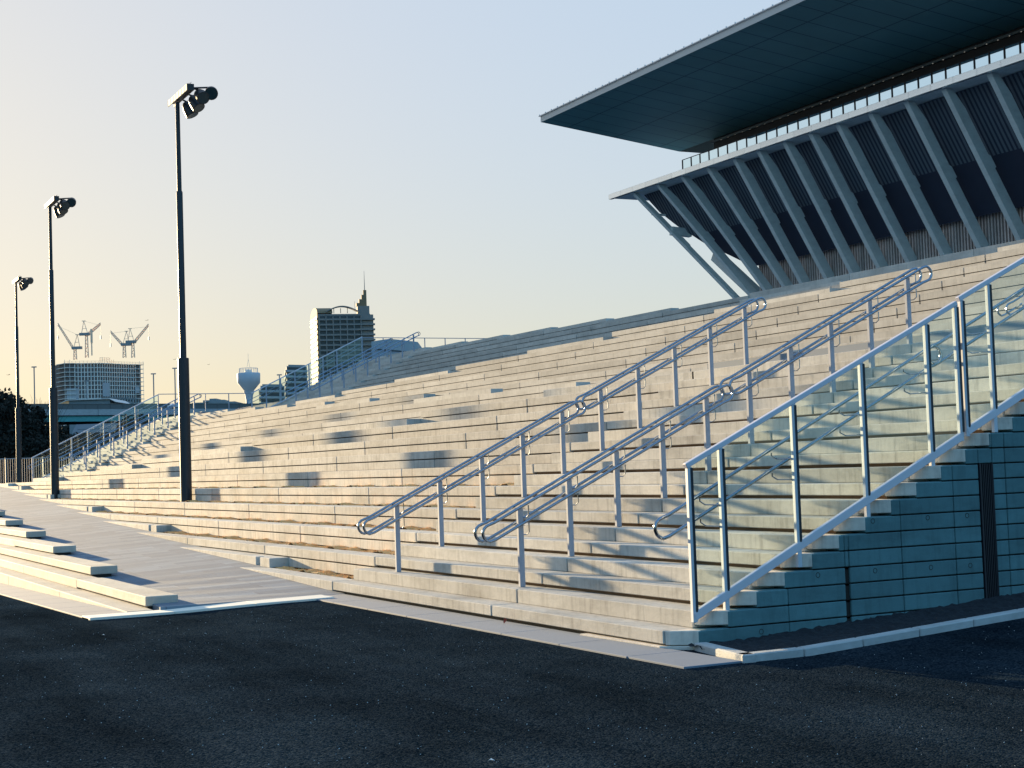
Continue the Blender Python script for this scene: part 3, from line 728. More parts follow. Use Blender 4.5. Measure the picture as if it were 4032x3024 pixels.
# bowl underside, following the columns
def bowl(y): return 28.6-(y-82.2)/.6
b = MB(); P = lambda x, y, d=0: (x, y+d, bowl(y))
def quad(b, xa0, ya, xa1, yb, mm):
    b.m = mm; b.add([P(xa0, ya), P(xr, ya), P(xr, yb), P(xa1, yb)], [(3, 2, 1, 0)], .5)
lx = [(82.2, -132.6), (83.3, -131.6), (84.3, -129.9), (85.05, -128.2)]
for (ya, xa), (yb, xb) in zip(lx[:-1], lx[1:]): b.add([P(xa, ya), P(xr, ya), P(xr, yb), P(xb, yb)], [(3, 2, 1, 0)], .5)
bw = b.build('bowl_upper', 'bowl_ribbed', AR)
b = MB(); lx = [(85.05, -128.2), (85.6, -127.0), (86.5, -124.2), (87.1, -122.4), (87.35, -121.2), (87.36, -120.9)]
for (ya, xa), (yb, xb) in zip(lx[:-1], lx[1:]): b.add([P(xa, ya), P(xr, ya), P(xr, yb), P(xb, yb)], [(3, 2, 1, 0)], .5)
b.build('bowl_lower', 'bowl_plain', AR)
b = MB(); b.box(-121.5, xr, 92.5, 93, 6.7, 24, .5); b.build('back_wall', 'bowl_plain', AR)
# timber slats below the bowl: 100 largest as parts share one mesh, others behind hidden
sl = MB(); x = -121.6
while x < -70:
    sl.box(x, x+.16, 88.0, 88.22, 6.7, bowl(87.35)+.25); x += .34
sl.build('slat_screen', 'slat', AR)
tops = [-132, -127.4, -123, -118.6, -114.3, -110.6, -106.8, -103.2, -99.6, -95.5, -91.3, -87.1, -82.4, -77.9, -73.2]
bots = [-124.9, -122.25, -119.7, -116.7, -114.1, -110.5, -106.9, -103.3, -99.6, -95.4, -91.3, -87.05, -82.4, -77.9, -73.2]
for i, (tx, bx) in enumerate(zip(tops, bots)):
    b = MB(); top = Vector((tx, 80.5, 28.62)); d = Vector((bx-tx, 6.8, -11.3)); bot = top+d*1.95
    w, dp = .5, 1.0
    for (a, c, w0, w1) in ((0, .06, .95, .95), (.06, 1, 1.0, 1.0)): pass
    if i == 0: dp = .7
    def sec(t, y0_, y1_):
        c = top+d*t; return [(c.x-w/2, c.y+y0_, c.z), (c.x+w/2, c.y+y0_, c.z), (c.x+w/2, c.y+y1_, c.z), (c.x-w/2, c.y+y1_, c.z)]
    st = [(0, 0, .7), (.12, 0, 1.02), (.42, 0, 1.02), (.43, 0, 1.2), (.50, 0, 1.2), (.51, 0, 1.02), (1.95, 0, 1.1)]
    if i == 0: st = [(t, a_, c_*.62) for t, a_, c_ in st]
    for (t0, a0, c0), (t1, a1, c1) in zip(st[:-1], st[1:]): b.hexa(sec(t1, a1, c1), sec(t0, a0, c0), .5)
    b.build('column', 'bconc', AR)
b = MB(); b.bar((-129.4, 83.2, 24.5), (-129.1, 85.3, 24.3), .7, .8); b.build('brace', 'bconc', AR); b = MB(); b.bar((-131.0, 82.0, 26.4), (-130.7, 83.5, 26.3), .15, .2); b.build('brace', 'bconc', AR)
b = MB(); b.bar((-131.6, 90, 22.5), (-109, 90, 6.7), 1.0, 1.0); b.build('rear_column', 'bconc', AR)

# ------------------------------------------------------------------ far buildings
def facade_box(root, name, m, c, ux, uy, w, d_, z0, z1):
    b = MB(); o = Vector(c); X_ = Vector((*ux, 0)); Y_ = Vector((*uy, 0))
    lo = [o, o+X_*w, o+X_*w+Y_*d_, o+Y_*d_]
    b.hexa([(p.x, p.y, z0) for p in lo], [(p.x, p.y, z1) for p in lo]); return b.build(name, m, root)
def local(root_c, ux, uy):
    c = Vector(root_c); X_ = Vector((ux[0], ux[1], 0)); Y_ = Vector((uy[0], uy[1], 0))
    return lambda x, y, z: c+X_*x+Y_*y+Vector((0, 0, z))
def lbox(b, L, x0, x1, y0_, y1_, z0, z1, var=None):
    lo = [L(x0, y0_, z0), L(x1, y0_, z0), L(x1, y1_, z0), L(x0, y1_, z0)]; hi = [L(x0, y0_, z1), L(x1, y0_, z1), L(x1, y1_, z1), L(x0, y1_, z1)]
    b.hexa(lo, hi, var)
VR = Vector((RR.x, RR.y, 0)).normalized(); VF = Vector((F.x, F.y, 0)).normalized()
# apartment tower, 900 m away: sunlit narrow gable on the left, shaded long side on the right
D9 = 900; cpt = at(1256, 1500, D9); mpx = D9/FP
TW = thing('apartment_tower', 'tall tan apartment tower with an arched roof and a stepped spire', 'tower', (cpt.x, cpt.y, 0))
a = R_(0)
ux = (VR*math.cos(R_(14))+VF*math.sin(R_(14)))   # long shaded side direction
uy = (VF*math.cos(R_(14))-VR*math.sin(R_(14)))
# gable direction must face the sun: turn so that the left face looks to the left and a little towards us
ga = R_(38); gx = uy
L = local((cpt.x, cpt.y, 0), (ux.x, ux.y), (gx.x, gx.y))
zt = at(1340, 1222, D9).z
Wd, Gd = 31.5, 34
b = MB(); lbox(b, L, .3, Wd-.3, .3, Gd-.3, 0, zt-1.5, .5); lbox(b, L, Wd-6, Wd+1.5, 0, Gd, 0, zt-2, .5); b.build('core', 'tower_grey', TW)
fl = 3.02; nf = int(zt/fl); b = MB(); wn = MB(); rb = MB()
for i in range(8, nf):
    z = i*fl+.6
    lbox(b, L, 1.0, Wd-6.5, -1.2, .3, z-.9, z+.15); lbox(b, L, Wd-6.5, Wd+2.2, -1.5, 1.5, z-.9, z+.1)
    wn = MB(); lbox(wn, L, 1.4, Wd-1, .18, .29, z+.2, z+2.0); wn.build('window_band', 'window_dark', TW)
    for j in range(4): 
        y = 3+j*8
        lbox(rb, L, -.3, .29, y+.3, y+4.9, z+.35, z+1.75)
for j in range(7): lbox(b, L, .6+j*4.1, 1.2+j*4.1, -1.25, .3, 20, zt-3)
b.build('balcony', 'tower_grey', TW)
g_ = MB(); lbox(g_, L, 0, .28, 0, Gd, 0, zt-.8, .5)
# open arch over the gable
pr = []
for i in range(13):
    t = math.pi*i/12; pr.append((Gd/2-math.cos(t)*Gd/2, zt-.8+4.2*math.sin(t)))
for (ya, za), (yb, zb) in zip(pr[:-1], pr[1:]):
    g_.hexa([L(0, ya, zt-1), L(9, ya, zt-1), L(9, yb, zt-1), L(0, yb, zt-1)], [L(0, ya, za), L(9, ya, za), L(9, yb, zb), L(0, yb, zb)], .5)
gw = g_.build('gable_wall', 'tower_wall', TW); rb.build('window', 'window_dark', gw)
cb = MB()
for i in range(8, nf): cb.lathe(L(.6, -.2, i*fl), [(1.1, 0), (1.1, 1.2)], 10)
cb.build('corner_balcony', 'tower_wall', TW)
# long arch on the roof
b = MB(); pts = [L(5+19.5*i/16, 1.5, zt-.2+3.2*math.sin(math.pi*i/16)) for i in range(17)]
for p, q in zip(pts[:-1], pts[1:]): b.bar(p, q, 4, .55)
for x in (10, 14, 18): b.bar(L(x, 1.5, zt-1), L(x, 1.5, zt+2.0), .3, .3)
b.build('roof_arch', 'tower_grey', TW)
b = MB(); zs = at(1425, 1197, D9).z
lbox(b, L, Wd-7.5, Wd-.5, 1, 6, zt-3, zt+3.2); b.build('stair_head', 'tower_grey', TW)
b = MB()
for w, h0, h1 in ((5.8, 3.2, 5.0), (4.2, 5.0, 7.2), (2.8, 7.2, 9.8), (1.7, 9.8, 12.6)): lbox(b, L, Wd-2.2-w, Wd-2.0, 1.2, 1.2+w*.6, zt+h0, zt+h1)
b.build('spire', 'tower_wall', TW)
b = MB(); b.tube([L(Wd-2.9, 2, zt+12.6), L(Wd-2.9, 2, zt+24)], [.25, .08], 6); b.tube([L(Wd-9, 2, zt), L(Wd-9, 2, zt+6)], .1, 5); b.build('antenna', 'tower_grey', TW)

# two lower apartment blocks behind the far rail
def aptblock(px0, px1, ytop, dist, label, rail=True):
    c0 = at(px0, ytop, dist); c1 = at(px1, ytop, dist+8)
    root = thing('apartment_block', label, 'apartment block', (c0.x, c0.y, 0), 'lower apartment blocks behind the far rail')
    X_ = (c1-c0); w = Vector((X_.x, X_.y)).length; X_ = Vector((X_.x, X_.y, 0)).normalized(); Y_ = (VF-VR*.16).normalized()
    L = local((c0.x, c0.y, 0), (X_.x, X_.y), (Y_.x, Y_.y)); zt = c0.z
    b = MB(); lbox(b, L, 0, w, 0, 30, 0, zt-.8, .5); b.build('wall', 'block_grey', root)
    b = MB(); wn = MB(); n = int(zt/2.9)
    for i in range(1, n+1):
        z = zt-1-i*2.9
        lbox(b, L, -.5, w+.4, -1.3, -.02, z, z+1.0); lbox(b, L, -.9, -.02, -1.3, 30, z, z+1.0)
        wn = MB(); lbox(wn, L, w*.04, w*.96, -.12, -.01, z+1.1, z+2.5); wn.build('window_band', 'window_dark', root)
    b.build('balcony', 'net_pale', root)
    b = MB(); lbox(b, L, 1, w-1, 1, 10, zt-.8, zt, .5); b.build('roof', 'block_grey', root)
aptblock(1128, 1208, 1435, 800, 'mid-rise grey apartment block just left of the tall tower')
aptblock(1025, 1120, 1512, 720, 'lowest pale apartment block right of the water tower')

# water tower
wc = at(981, 1560, 660); WT = thing('water_tower', 'mushroom-shaped pale blue water tower above the far rail', 'water tower', (wc.x, wc.y, 0)); k_ = 430/FP
ztw = at(981, 1468, 660).z
b = MB(); b.lathe((wc.x, wc.y, 0), [(1.6, 0), (1.4, ztw-12), (1.7, ztw-9.5), (2.4, ztw-7.8)], 24); b.build('stem', 'watertower', WT, smooth=True)
b = MB(); b.lathe((wc.x, wc.y, 0), [(1.5, ztw-8.8), (2.1, ztw-7.6), (4.85, ztw-4.3), (4.95, ztw-.4), (4.7, ztw-.05), (.5, ztw+.1)], 32); b.build('tank', 'watertower', WT, smooth=True)
b = MB()
for i in range(20):
    t = i*2*math.pi/20; x, y = wc.x+3.9*math.cos(t), wc.y+3.9*math.sin(t); b.tube([(x, y, ztw), (x, y, ztw+2.0)], .08, 4)
b.tube([(wc.x+3.9*math.cos(i*math.pi/12), wc.y+3.9*math.sin(i*math.pi/12), ztw+2.0) for i in range(24)], .07, 4, closed=True)
b.build('railing', 'watertower', WT)
b = MB(); b.lathe((wc.x, wc.y, ztw), [(1.5, 0), (1.5, .9), (.8, 1.4)], 12)
for s in (-1, 1): b.tube([wc+VR*1.0*s+Vector((0, 0, ztw-wc.z)), Vector((wc.x, wc.y, ztw+5.8))], .06, 4)
b.tube([(wc.x, wc.y, ztw+5), (wc.x, wc.y, ztw+8.3)], .05, 4)
b.build('mast', 'white_paint', WT)

# tower block under construction with four cranes, 1100 m away
DC = 1100; q0 = at(253, 1425, DC); q1 = at(565, 1405, DC+40); mm = DC/FP
UB = thing('unfinished_tower_block', 'wide netted tower block under construction, scaffolded, with cranes on its roof', 'building', (q0.x, q0.y, 0))
X_ = Vector((q1.x-q0.x, q1.y-q0.y, 0)); Wb = X_.length; X_.normalize(); Y_ = Vector((-X_.y, X_.x, 0));
if Y_.dot(VF) < 0: Y_ = -Y_
L = local((q0.x, q0.y, 0), (X_.x, X_.y), (Y_.x, Y_.y)); zt = q0.z
ap = Wb*.36     # the facade bends at its middle
def Lb(x, y, z):
    y2 = y-(x/ap*9 if x < ap else (Wb-x)/(Wb-ap)*9)
    return L(x, y2, z)
b = MB(); 
for x0, x1 in ((2, ap), (ap, Wb-2)): lbox(b, Lb, x0, x1, 1.5, 26, 0, zt-1, .5)
b.build('core', 'net_dark', UB)
b = MB(); p2 = MB(); wn = MB(); fh = 3.15; nfl = int(zt/fh)
for i in range(4, nfl+1):
    z = zt-1-(nfl-i)*fh
    for x0, x1 in ((0, 7), (Wb-7, Wb)): lbox(b, Lb, x0, x1, 0, 14, z-.25, z+.12)
    for x0, x1 in ((7, ap), (ap, Wb-7)): lbox(b, Lb, x0, x1, 1.0, 1.6, z-.4, z+.1)
for j in range(24):
    x = 7+(Wb-14)*j/23; lbox(b, Lb, x-.2, x+.2, .9, 1.4, 20, zt-1)
for x in (.3, 3.5, Wb-3.5, Wb-.3): lbox(b, Lb, x-.1, x+.1, .2, .4, 20, zt+1.5)
lbox(b, Lb, 0, ap, 0, .3, zt-1.2, zt-.9); lbox(b, Lb, ap, Wb, 0, .3, zt-1.2, zt-.9)
b.build('floor_slab', 'bconc', UB)
for q in ((1.5, 9, .8, 1.3, 20, zt-19), (ap+3, ap+9, .5, .9, zt-25, zt-15), (Wb-8, Wb-4, .5, .9, zt-22, zt-17)):
    p2 = MB(); lbox(p2, Lb, *q); p2.build('pale_panel', 'net_pale', UB)
lbox(wn, Lb, ap+2, Wb-9, .75, 1.2, 10, zt-25.5, .5); w1 = wn.build('finished_wall', 'block_grey', UB)
for i in range(9):
    wn = MB(); lbox(wn, Lb, ap+3.4, Wb-10, .66, .74, zt-28.3-i*fh, zt-26.8-i*fh); wn.build('window_band', 'window_dark', w1)
wn = MB()
for j in range(14): lbox(wn, Lb, ap+2.6+j*2.4, ap+3.5+j*2.4, .5, .65, zt-57, zt-25.5, .5)
lbox(wn, Lb, ap+2.6, Wb-9, .5, .65, zt-26.2, zt-25.5, .5); wn.build('pilasters', 'block_grey', UB)
b = MB()
for i in range(26): lbox(b, Lb, Wb*i/25-.07, Wb*i/25+.07, .1, .25, zt-1, zt+.6)
for x0, x1 in ((0, ap), (ap, Wb)): lbox(b, Lb, x0, x1, .12, .22, zt+.5, zt+.62); lbox(b, Lb, x0, x1, .12, .22, zt-.2, zt-.1)
for x in range(7):
    lbox(b, Lb, ap+3+x*2, ap+3.2+x*2, 4, 4.3, zt-1, zt+3.4-(x > 4)*1.2)
for h in (1, 2.2, 3.3): lbox(b, Lb, ap+3, ap+12, 4, 4.3, zt+h-.1, zt+h+.1)
b.build('roof_railing', 'crane', UB)
def crane(px, pybase, pxtip, pytip, label, mh):
    d = DC+8; base = at(px, pybase, d); tipp = at(pxtip, pytip, d); s = 1 if pxtip > px else -1
    root = thing('tower_crane', label, 'crane', (base.x, base.y, base.z-2), 'luffing cranes on the unfinished block')
    up = Vector((0, 0, 1)); b = MB(); h = mh
    def lat(a, c, w, n, r):
        d = (c-a); side = VR if abs(d.normalized().dot(VR)) < .5 else up
        sd = side*w/2; 
        for sg in (-1, 1): b.bar(a+sd*sg, c+sd*sg*.6, r, r)
        for i in range(n):
            p = a+d*(i/n); q = a+d*((i+1)/n); sg = 1 if i % 2 else -1; b.bar(p+sd*sg*(1-.4*i/n), q-sd*sg*(1-.4*(i+1)/n), r*.7, r*.7)
    lat(base-up*3, base+up*h, 2.2, 6, .6); b.build('mast', 'crane', root)
    piv = base+up*h; b = MB(); b.bar(piv-VR*s*5, piv+VR*s*2.2, 2.4, 1.9); b.build('machine_deck', 'block_grey', root)
    b = MB(); lat(piv+VR*s*1.4, tipp, 2.4, 16, .5); b.build('jib', 'crane', root)
    b = MB(); apex = piv-VR*s*1.8+up*9.5
    b.bar(piv+VR*s*1.0, apex, .35, .35); b.bar(piv-VR*s*3.6, apex, .35, .35); b.bar(apex-VR*1.3, apex+VR*1.3, .5, .5); b.bar(piv+VR*s*.2+up*4, piv-VR*s*2.9+up*4, .3, .3); b.build('a_frame', 'crane', root)
    b = MB(); b.bar(apex, tipp-(tipp-piv)*.12, .14, .14); b.bar(tipp, tipp-up*8.5, .12, .12); b.bar(tipp-up*8.5, tipp-up*11, .8, .8); b.build('hook_rope', 'crane', root)
crane(296, 1400, 228, 1276, 'leftmost luffing crane leaning left, over the netted block', 5.5)
crane(342, 1392, 396, 1275, 'second luffing crane from the left, tallest mast, jib leaning right', 14)
crane(490, 1392, 435, 1306, 'third luffing crane, short jib leaning left', 6.5)
crane(524, 1392, 585, 1279, 'rightmost luffing crane, long jib leaning right', 8.5)
hp = at(362, 1400, DC); b = MB(); b.tube([hp, hp+Vector((0, 0, 9))], .45, 6); b.tube([hp+Vector((0, 0, 9)), hp+Vector((0, 0, 19))], .8, 6); b.build('hoist_mast', 'crane', UB)

# viaduct with teal girders, crossing behind the stairs
def onz(x, y, z):
    d = F+RR*((x-2016)/FP)-UU*((y-1512)/FP); return CAM+d*((z-CZ)/d.z)
ZV = 24.0
va, vb = onz(0, 1613, ZV-.95), onz(960, 1609, ZV-.95)
va.z = vb.z = 0
vd = (vb-va).normalized(); va = va-vd*150; vb = vb+vd*300; VL = (vb-va).length; vn = Vector((-vd.y, vd.x, 0))
if vn.dot(VF) < 0: vn = -vn
V = thing('viaduct', 'elevated road with a concrete parapet over teal steel girders', 'viaduct', (va.x, va.y, 0))
L = local((va.x, va.y, 0), (vd.x, vd.y), (vn.x, vn.y))
sc = 1.0
b = MB(); x = 0
while x < VL: lbox(b, L, x+.06, x+19.94, 0, .6, ZV-2.72, ZV-.95); x += 20
b.build('parapet', 'viaduct_conc', V)
b = MB(); lbox(b, L, 0, VL, .5, 20, ZV-3.0, ZV-2.2, .5); lbox(b, L, 0, VL, -.05, .05, ZV-2.98, ZV-2.76, .5); b.build('deck', 'viaduct_dark', V)
b = MB(); x = 0
while x < VL: lbox(b, L, x+.15, x+39.85, .3, .6, ZV-4.6, ZV-2.98); x += 40
b.build('girder', 'viaduct_teal', V)
b = MB()
for yy in (4, 8, 12, 16): lbox(b, L, 0, VL, yy, yy+.4, ZV-4.9, ZV-3.0, .5)
x = 10
while x < VL: lbox(b, L, x, x+3, 1, 19, 0, ZV-5.6, .5); lbox(b, L, x-1, x+4, .8, 19, ZV-6.8, ZV-4.9, .5); x += 36
b.build('pier', 'viaduct_dark', V)
b = MB(); lbox(b, L, 0, VL, .2, .28, ZV-.98, ZV+.55, .5); 
x = 0
while x < VL: lbox(b, L, x, x+.12, .08, .3, ZV-1.0, ZV+.6, .5); x += 4
lbox(b, L, 0, VL, .1, .32, ZV+.55, ZV+.75, .5)
b.build('noise_barrier', 'noise_wall', V)
def car(px, py, label):
    c = onz(px, py, ZV-.75); L2 = local((c.x+vn.x*1.5, c.y+vn.y*1.5, ZV-2.2), (vd.x, vd.y), (vn.x, vn.y))
    root = thing('car', label, 'car', (c.x+vn.x*1.5, c.y+vn.y*1.5, ZV-2.2), 'cars on the viaduct')
    prof = [(-2.2, .35), (-2.2, .9), (-1.5, 1.0), (-.95, 1.5), (.7, 1.55), (1.4, 1.02), (2.15, .85), (2.2, .35)]; b = MB(); n = len(prof)
    b.add([L2(x, 0, z+1.0) for x, z in prof]+[L2(x, 1.7, z+1.0) for x, z in prof], [tuple(range(n)), tuple(reversed(range(n, 2*n)))]+[(i, n+i, n+(i+1) % n, (i+1) % n) for i in range(n)], .5); b.build('body', 'car_white', root, bevel=.05)
    for s in (-1.35, 1.35):
        w = MB(); w.tube([L2(s, -.05, 1.32), L2(s, .2, 1.32)], .33, 12); w.build('wheel', 'lamp_black', root)
car(418, 1612, 'white car on the viaduct left of the crane-topped block'); car(703, 1600, 'white car on the viaduct between post and water tower'); car(990, 1607, 'white car on the viaduct under the water tower')
# low station hall behind the viaduct
c0 = at(237, 1590, 560); c1 = at(450, 1590, 560); SH = thing('station_hall', 'low pale hall with a wide shallow roof behind the viaduct', 'building', (c0.x, c0.y, 0))
X_ = Vector((c1.x-c0.x, c1.y-c0.y, 0)); Wh = X_.length; X_.normalize(); L = local((c0.x, c0.y, 0), (X_.x, X_.y), (VF.x, VF.y)); zh = at(300, 1573, 560).z
b = MB(); lbox(b, L, 3.2, Wh-1.5, 0, 20, 0, zh-.2, .5); b.build('wall', 'block_grey', SH)
b = MB(); b.add([L(-1, -1, zh-1.6), L(2.8, -1, zh), L(Wh-1.5, -1, zh), L(Wh+1, -1, zh-1.4), L(-1, 22, zh-1.6), L(2.8, 22, zh), L(Wh-1.5, 22, zh), L(Wh+1, 22, zh-1.4), L(2.8, -1, zh-.3), L(Wh-1.5, -1, zh-.3), L(-1, -1, zh-1.8), L(Wh+1, -1, zh-1.6)],
  [(0, 1, 5, 4), (1, 2, 6, 5), (2, 3, 7, 6), (10, 8, 1, 0), (8, 9, 2, 1), (9, 11, 3, 2)], .5); b.build('roof', 'white_paint', SH)
# roofscape right of the near lamp post, and the dome-like hall by the upper far flight
c0 = at(755, 1585, 640); c1 = at(925, 1585, 640); RS = thing('low_building', 'low stepped rooftops behind the level far rail', 'building', (c0.x, c0.y, 0))
X_ = Vector((c1.x-c0.x, c1.y-c0.y, 0)); Wr = X_.length; X_.normalize(); L = local((c0.x, c0.y, 0), (X_.x, X_.y), (VF.x, VF.y)); zr = at(840, 1583, 640).z
b = MB(); lbox(b, L, 0, Wr, 0, 20, 0, zr); lbox(b, L, Wr*.25, Wr*.75, 1, 12, zr, zr+.9); lbox(b, L, Wr*.4, Wr*.56, 1, 12, zr+.9, zr+1.5); lbox(b, L, Wr*.3, Wr*.38, -1, 6, zr, zr+.6); b.build('wall', 'block_grey', RS)
b = MB(); lbox(b, L, Wr*.05, Wr*.92, -.2, -.02, zr-1.6, zr-.9); b.build('window_band', 'window_dark', RS)
c0 = at(1462, 1420, 620); HD = thing('vaulted_hall', 'pale blue hall with a shallow curved roof behind the upper far handrails', 'building', (c0.x, c0.y, 0))
b = MB(); pts = []
for i in range(15):
    px = 1462+183*i/14; t = i/14; py = 1345-13*math.sin(math.pi*min(1, t*1.6)/1.0*.5)*1+(22*max(0, t-.35)**1.0)
    pts.append((px, py))
fr = [at(x, y, 620) for x, y in pts]; n = len(fr)
vs = [(p.x, p.y, 0) for p in fr]+[tuple(p) for p in fr]+[(p.x+VF.x*50, p.y+VF.y*50, p.z-.3) for p in fr]
b.add(vs, [(i, i+1, n+i+1, n+i) for i in range(n-1)]+[(n+i, n+i+1, 2*n+i+1, 2*n+i) for i in range(n-1)]+[(n-1, 3*n-1, 2*n-1)], .5); b.build('shell', 'net_pale', HD)
b = MB(); b.add([at(1475, 1372, 619), at(1640, 1386, 619), at(1640, 1391, 619), at(1475, 1377, 619)], [(0, 1, 2, 3)], .5)
b.build('window_band', 'window_dark', HD)

# road lamps beyond
for px, py, dd, lb in ((134, 1445, 500, 'thin road lamp standing between the two far floodlight posts'), (604, 1472, 500, 'thin road lamp just right of the crane-topped block'), (688, 1450, 500, 'thin road lamp close left of the nearest lamp post'),
    (309, 1520, 640, 'short road lamp in front of the netted block, left of a pair'), (342, 1500, 640, 'taller road lamp in front of the netted block, right of a pair'), (1100, 1476, 600, 'thin road lamp between the two apartment blocks and the water tower')):
    p = at(px, py, dd); root = thing('road_lamp', lb, 'street lamp', (p.x, p.y, 0), 'road lamps along the viaduct'); b = MB(); b.tube([(p.x, p.y, 0), p], .085*dd/220, 6); b.build('pole', 'fence_paint' if dd < 550 else 'net_pale', root)
    b = MB(); b.bar(p-VR*.35*dd/220, p+VR*.35*dd/220, .35, .16*dd/220); b.build('lamp_head', 'fence_paint', root)

# picket fence and trees at the left
FN = thing('picket_fence', 'grey vertical-bar fence beyond the far stairs at the left edge', 'fence', (-88, 11, 1.47))
b = MB(); 
yy = 9.0
while yy < 19: b.box(-88.015, -87.985, yy-.013, yy+.013, 1.62, 2.98); yy += .125
b.build('bar', 'fence_bar', FN)
b = MB(); b.box(-88.03, -87.97, 9, 19, 2.95, 3.0, .5); b.box(-88.03, -87.97, 9, 19, 1.58, 1.64, .5); b.box(-88.2, -87.8, 8, 19, 1.40, 1.56, .5); b.build('frame', 'fence_paint', FN)
b = MB()
yy = 9.0
while yy < 19: b.box(-88.04, -87.96, yy-.03, yy+.03, 1.5, 3.02); yy += 2.0
b.build('post', 'fence_paint', FN)
def tree(x, y, z0, h, r, label, n=5200, leaf=.34, bare=False, low=.1):
    root = thing('tree', label, 'tree', (x, y, z0), 'dark trees beyond the fence'); b = MB()
    b.tube([(x, y, z0), (x+.1, y+.1, z0+h*.35), (x-.1, y, z0+h*.8)], [r*.09+.05, r*.06+.04, .03], 8)
    cl = []
    for i in range(26 if not bare else 34):
        a = random.uniform(0, 6.28); t = random.uniform(.2, 1); rr = r*random.uniform(.3, .95)*(1-.55*max(0, t-.4)); s = Vector((x, y, z0+h*random.uniform(.15, .7)*t))
        e = Vector((x+rr*math.cos(a), y+rr*math.sin(a), z0+h*(low+(1-low)*t*random.uniform(.85, 1.0)))); m_ = (s+e)/2+Vector((random.uniform(-.2, .2), random.uniform(-.2, .2), .2)); b.tube([s, m_, e], [.05, .035, .015], 5)
        cl.append((e, r*random.uniform(.22, .42)))
        if bare:
            for _ in range(5): b.tube([m_, e+Vector((random.uniform(-1, 1), random.uniform(-1, 1), random.uniform(0, 1.2)))], [.02, .008], 3)
    b.build('trunk', 'bark', root)
    if bare: return
    b = MB()
    for _ in range(n):
        c, rad = random.choice(cl); v = Vector((random.gauss(0, 1), random.gauss(0, 1), random.gauss(0, .8))).normalized()*rad*random.uniform(.3, 1.08)
        p = c+v; s = leaf*random.uniform(.5, 1.2); a = Vector((random.uniform(-1, 1), random.uniform(-1, 1), random.uniform(-1, 1))).normalized(); q = a.cross(Vector((random.uniform(-1, 1), random.uniform(-1, 1), random.uniform(-1, 1)))).normalized()
        b.add([p-a*s*.5, p+q*s*.3, p+a*s*.5, p-q*s*.3], [(0, 1, 2, 3)])
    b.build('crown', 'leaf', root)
def tr(px, pytop, dist, r, label, **kw):
    p = at(px, pytop, dist); tree(p.x, p.y, 1.0, p.z-1.0, r, label, **kw)
tr(-30, 1560, 118, 3.2, 'black leafy tree cut by the left edge of the picture', n=9000)
tr(22, 1578, 112, 2.2, 'black leafy tree with a ragged top, left of the farthest lamp post', n=8000)
tr(55, 1590, 122, 2.2, 'black leafy tree directly behind the farthest lamp post', n=7000)
tr(95, 1618, 118, 2.0, 'dark rounded tree right of the farthest lamp post', n=7000)
tr(150, 1690, 120, 2.6, 'lower dark tree left of the middle lamp post', n=7000)
tr(205, 1725, 112, 2.4, 'dark bush-like tree behind the middle lamp post', n=7000)
tr(265, 1735, 114, 2.4, 'dark rounded bush-like tree behind the far glass, right of the middle lamp post', n=7000)
tr(330, 1745, 112, 2.2, 'rightmost rounded dark tree behind the far glass', n=7000)
for i_, (px_, py_) in enumerate(((385, 1742), (440, 1722), (500, 1700), (560, 1682), (615, 1668))):
    tr(px_, py_, 150, 3.4, ('first', 'second', 'third', 'fourth', 'last')[i_]+' from the left of five dark low trees seen under the viaduct', n=5000, leaf=.5)
tr(135, 1600, 128, 2.2, 'bare winter tree in front of the viaduct', bare=True)
tr(172, 1602, 130, 2.0, 'bare slender winter tree close left of the middle lamp post', bare=True)
b = MB(); p0 = at(305, 1690, 150); p1 = at(440, 1690, 150)
X_ = Vector((p1.x-p0.x, p1.y-p0.y, 0)); w_ = X_.length; X_.normalize(); L = local((p0.x, p0.y, 0), (X_.x, X_.y), (VF.x, VF.y)); lbox(b, L, 0, w_, 0, 2, 0, p0.z, .5); b.add([L(-.4, -.6, p0.z-.4), L(w_+.4, -.6, p0.z-.4), L(w_+.4, 1, p0.z+.5), L(-.4, 1, p0.z+.5)], [(0, 1, 2, 3)], .5)
tag(b.build('site_shed', 'shed_cloth'), 'grey covered shed under the viaduct, seen through the far glass', 'shed')

b = MB(); p0, p1 = at(-120, 1690, 600), at(1010, 1680, 640)
for _ in range(15000):
    t = random.random(); p = p0.lerp(p1, t); x = p.x+random.uniform(-6, 6); y = p.y+random.uniform(-6, 6); top = p.z+1.2*math.sin(t*71)+1.0*math.sin(t*173)
    z = random.uniform(2, top); sz = random.uniform(.8, 1.7); a = Vector((random.uniform(-1, 1), random.uniform(-1, 1), random.uniform(-1, 1))).normalized(); q = a.cross(Vector((random.uniform(-1, 1), random.uniform(-1, 1), random.uniform(-1, 1)))).normalized(); c_ = Vector((x, y, z))
    b.add([c_-a*sz, c_+q*sz*.7, c_+a*sz, c_-q*sz*.7], [(0, 1, 2, 3)])
g = b.build('far_wood', 'leaf'); g['kind'] = 'stuff'
# loose grit on the asphalt
b = MB()
for _ in range(2600):
    d_ = random.uniform(4.2, 24)**1.0; a = R_(random.uniform(180-52, 180-2)); x, y = d_*math.cos(a), d_*math.sin(a)
    if y > 6.5 and x < -10.2 or (x < -18.5 and y > 3.6) or y > 7 and x < -10.2: continue
    r_ = random.uniform(.002, .006); z = gz(x, y)-.012
    b.add([(x-r_, y, z), (x, y-r_, z), (x+r_, y, z), (x, y+r_, z), (x, y, z+r_)], [(0, 1, 4), (1, 2, 4), (2, 3, 4), (3, 0, 4)])
g = b.build('grit', 'kerbstone'); g['kind'] = 'stuff'

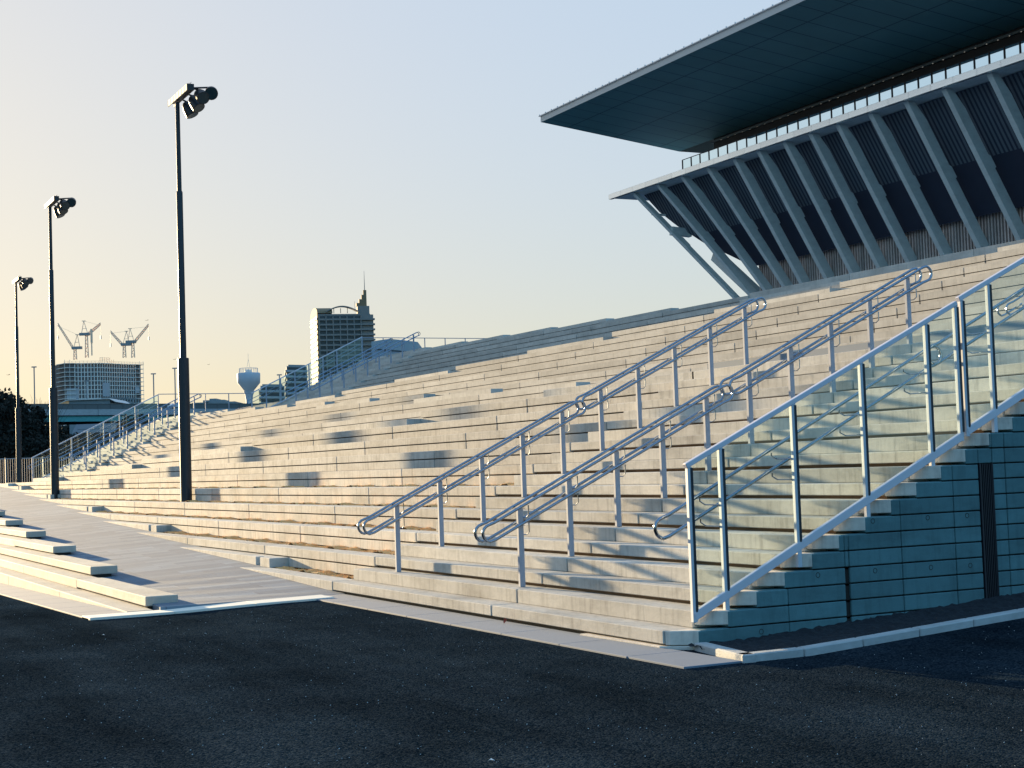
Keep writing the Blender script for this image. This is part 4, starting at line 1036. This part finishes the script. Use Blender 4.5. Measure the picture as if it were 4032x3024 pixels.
# unseen blocks added left of the view to shade the top terrace and the arena
def edge_block(x, ya, yb, h, label):
    root = thing('unseen_shade_block', label, 'building', (x, (ya+yb)/2, 0)); b = MB(); b.box(x-18, x, ya, yb, 0, h, .5); b.build('wall', 'block_grey', root)
    b = MB(); z = 3
    while z < h-2: b.box(x-18.2, x+1.2, ya-.8, yb, z, z+1.0); z += 3
    b.build('balcony', 'net_pale', root)
edge_block(-172, 27.3+.125*(40-172)-.0, 23.2, 34, 'unseen added block outside the left edge that shades the top terrace')
edge_block(-640, -32, 84, 150, 'tall unseen added block far outside the left edge that shades the arena')

# birds, fallen leaf, litter
def bird(px, py, d, s):
    p = at(px, py, d); b = MB(); b.add([p, p+VR*s+Vector((0, 0, s*.35)), p+VR*s*.9+VF*.2*s, p-VR*s*.8+Vector((0, 0, s*.15)), p-VR*s*.7+VF*.2*s, p+VF*.5*s-Vector((0, 0, .1*s))], [(0, 1, 2), (0, 4, 3), (0, 2, 5, 4)], .5)
    return b.build('bird', 'bird')
for (px, py, s), lb in zip(((31, 1476, .16), (577, 1261, .14), (686, 1415, .13), (820, 1435, .11)), ('tiny bird in flight left of the farthest lamp post', 'tiny bird above the rightmost crane', 'tiny bird just left of the nearest lamp post', 'tiny bird between the nearest lamp post and the water tower')):
    tag(bird(px, py, 120, s), lb, 'bird', 'birds in the sky')
p = onz(1981, 2450, .02); b = MB(); b.add([p, p+Vector((.02, .01, .05)), p+Vector((.035, .03, .025)), p+Vector((.03, .0, -.01))], [(0, 1, 2, 3)], .5); tag(b.build('fallen_leaf', 'redleaf'), 'small red fallen leaf on the stone border below the first step', 'leaf')
random.seed(3)
for (px, py), lb in zip(((399, 2502), (1920, 2996), (3690, 2505)), ('white litter fleck on the asphalt near the white edging corner', 'white litter fleck at the bottom edge of the asphalt', 'white litter fleck on the shaded asphalt by the kerb')):
    p = onz(px, py, .0); b = MB(); b.add([p+Vector((0, 0, .0)), p+Vector((.03, .0, .012)), p+Vector((.035, .03, .004)), p+Vector((.005, .02, .014))], [(0, 1, 2, 3)], .5); tag(b.build('litter', 'litter'), lb, 'litter')
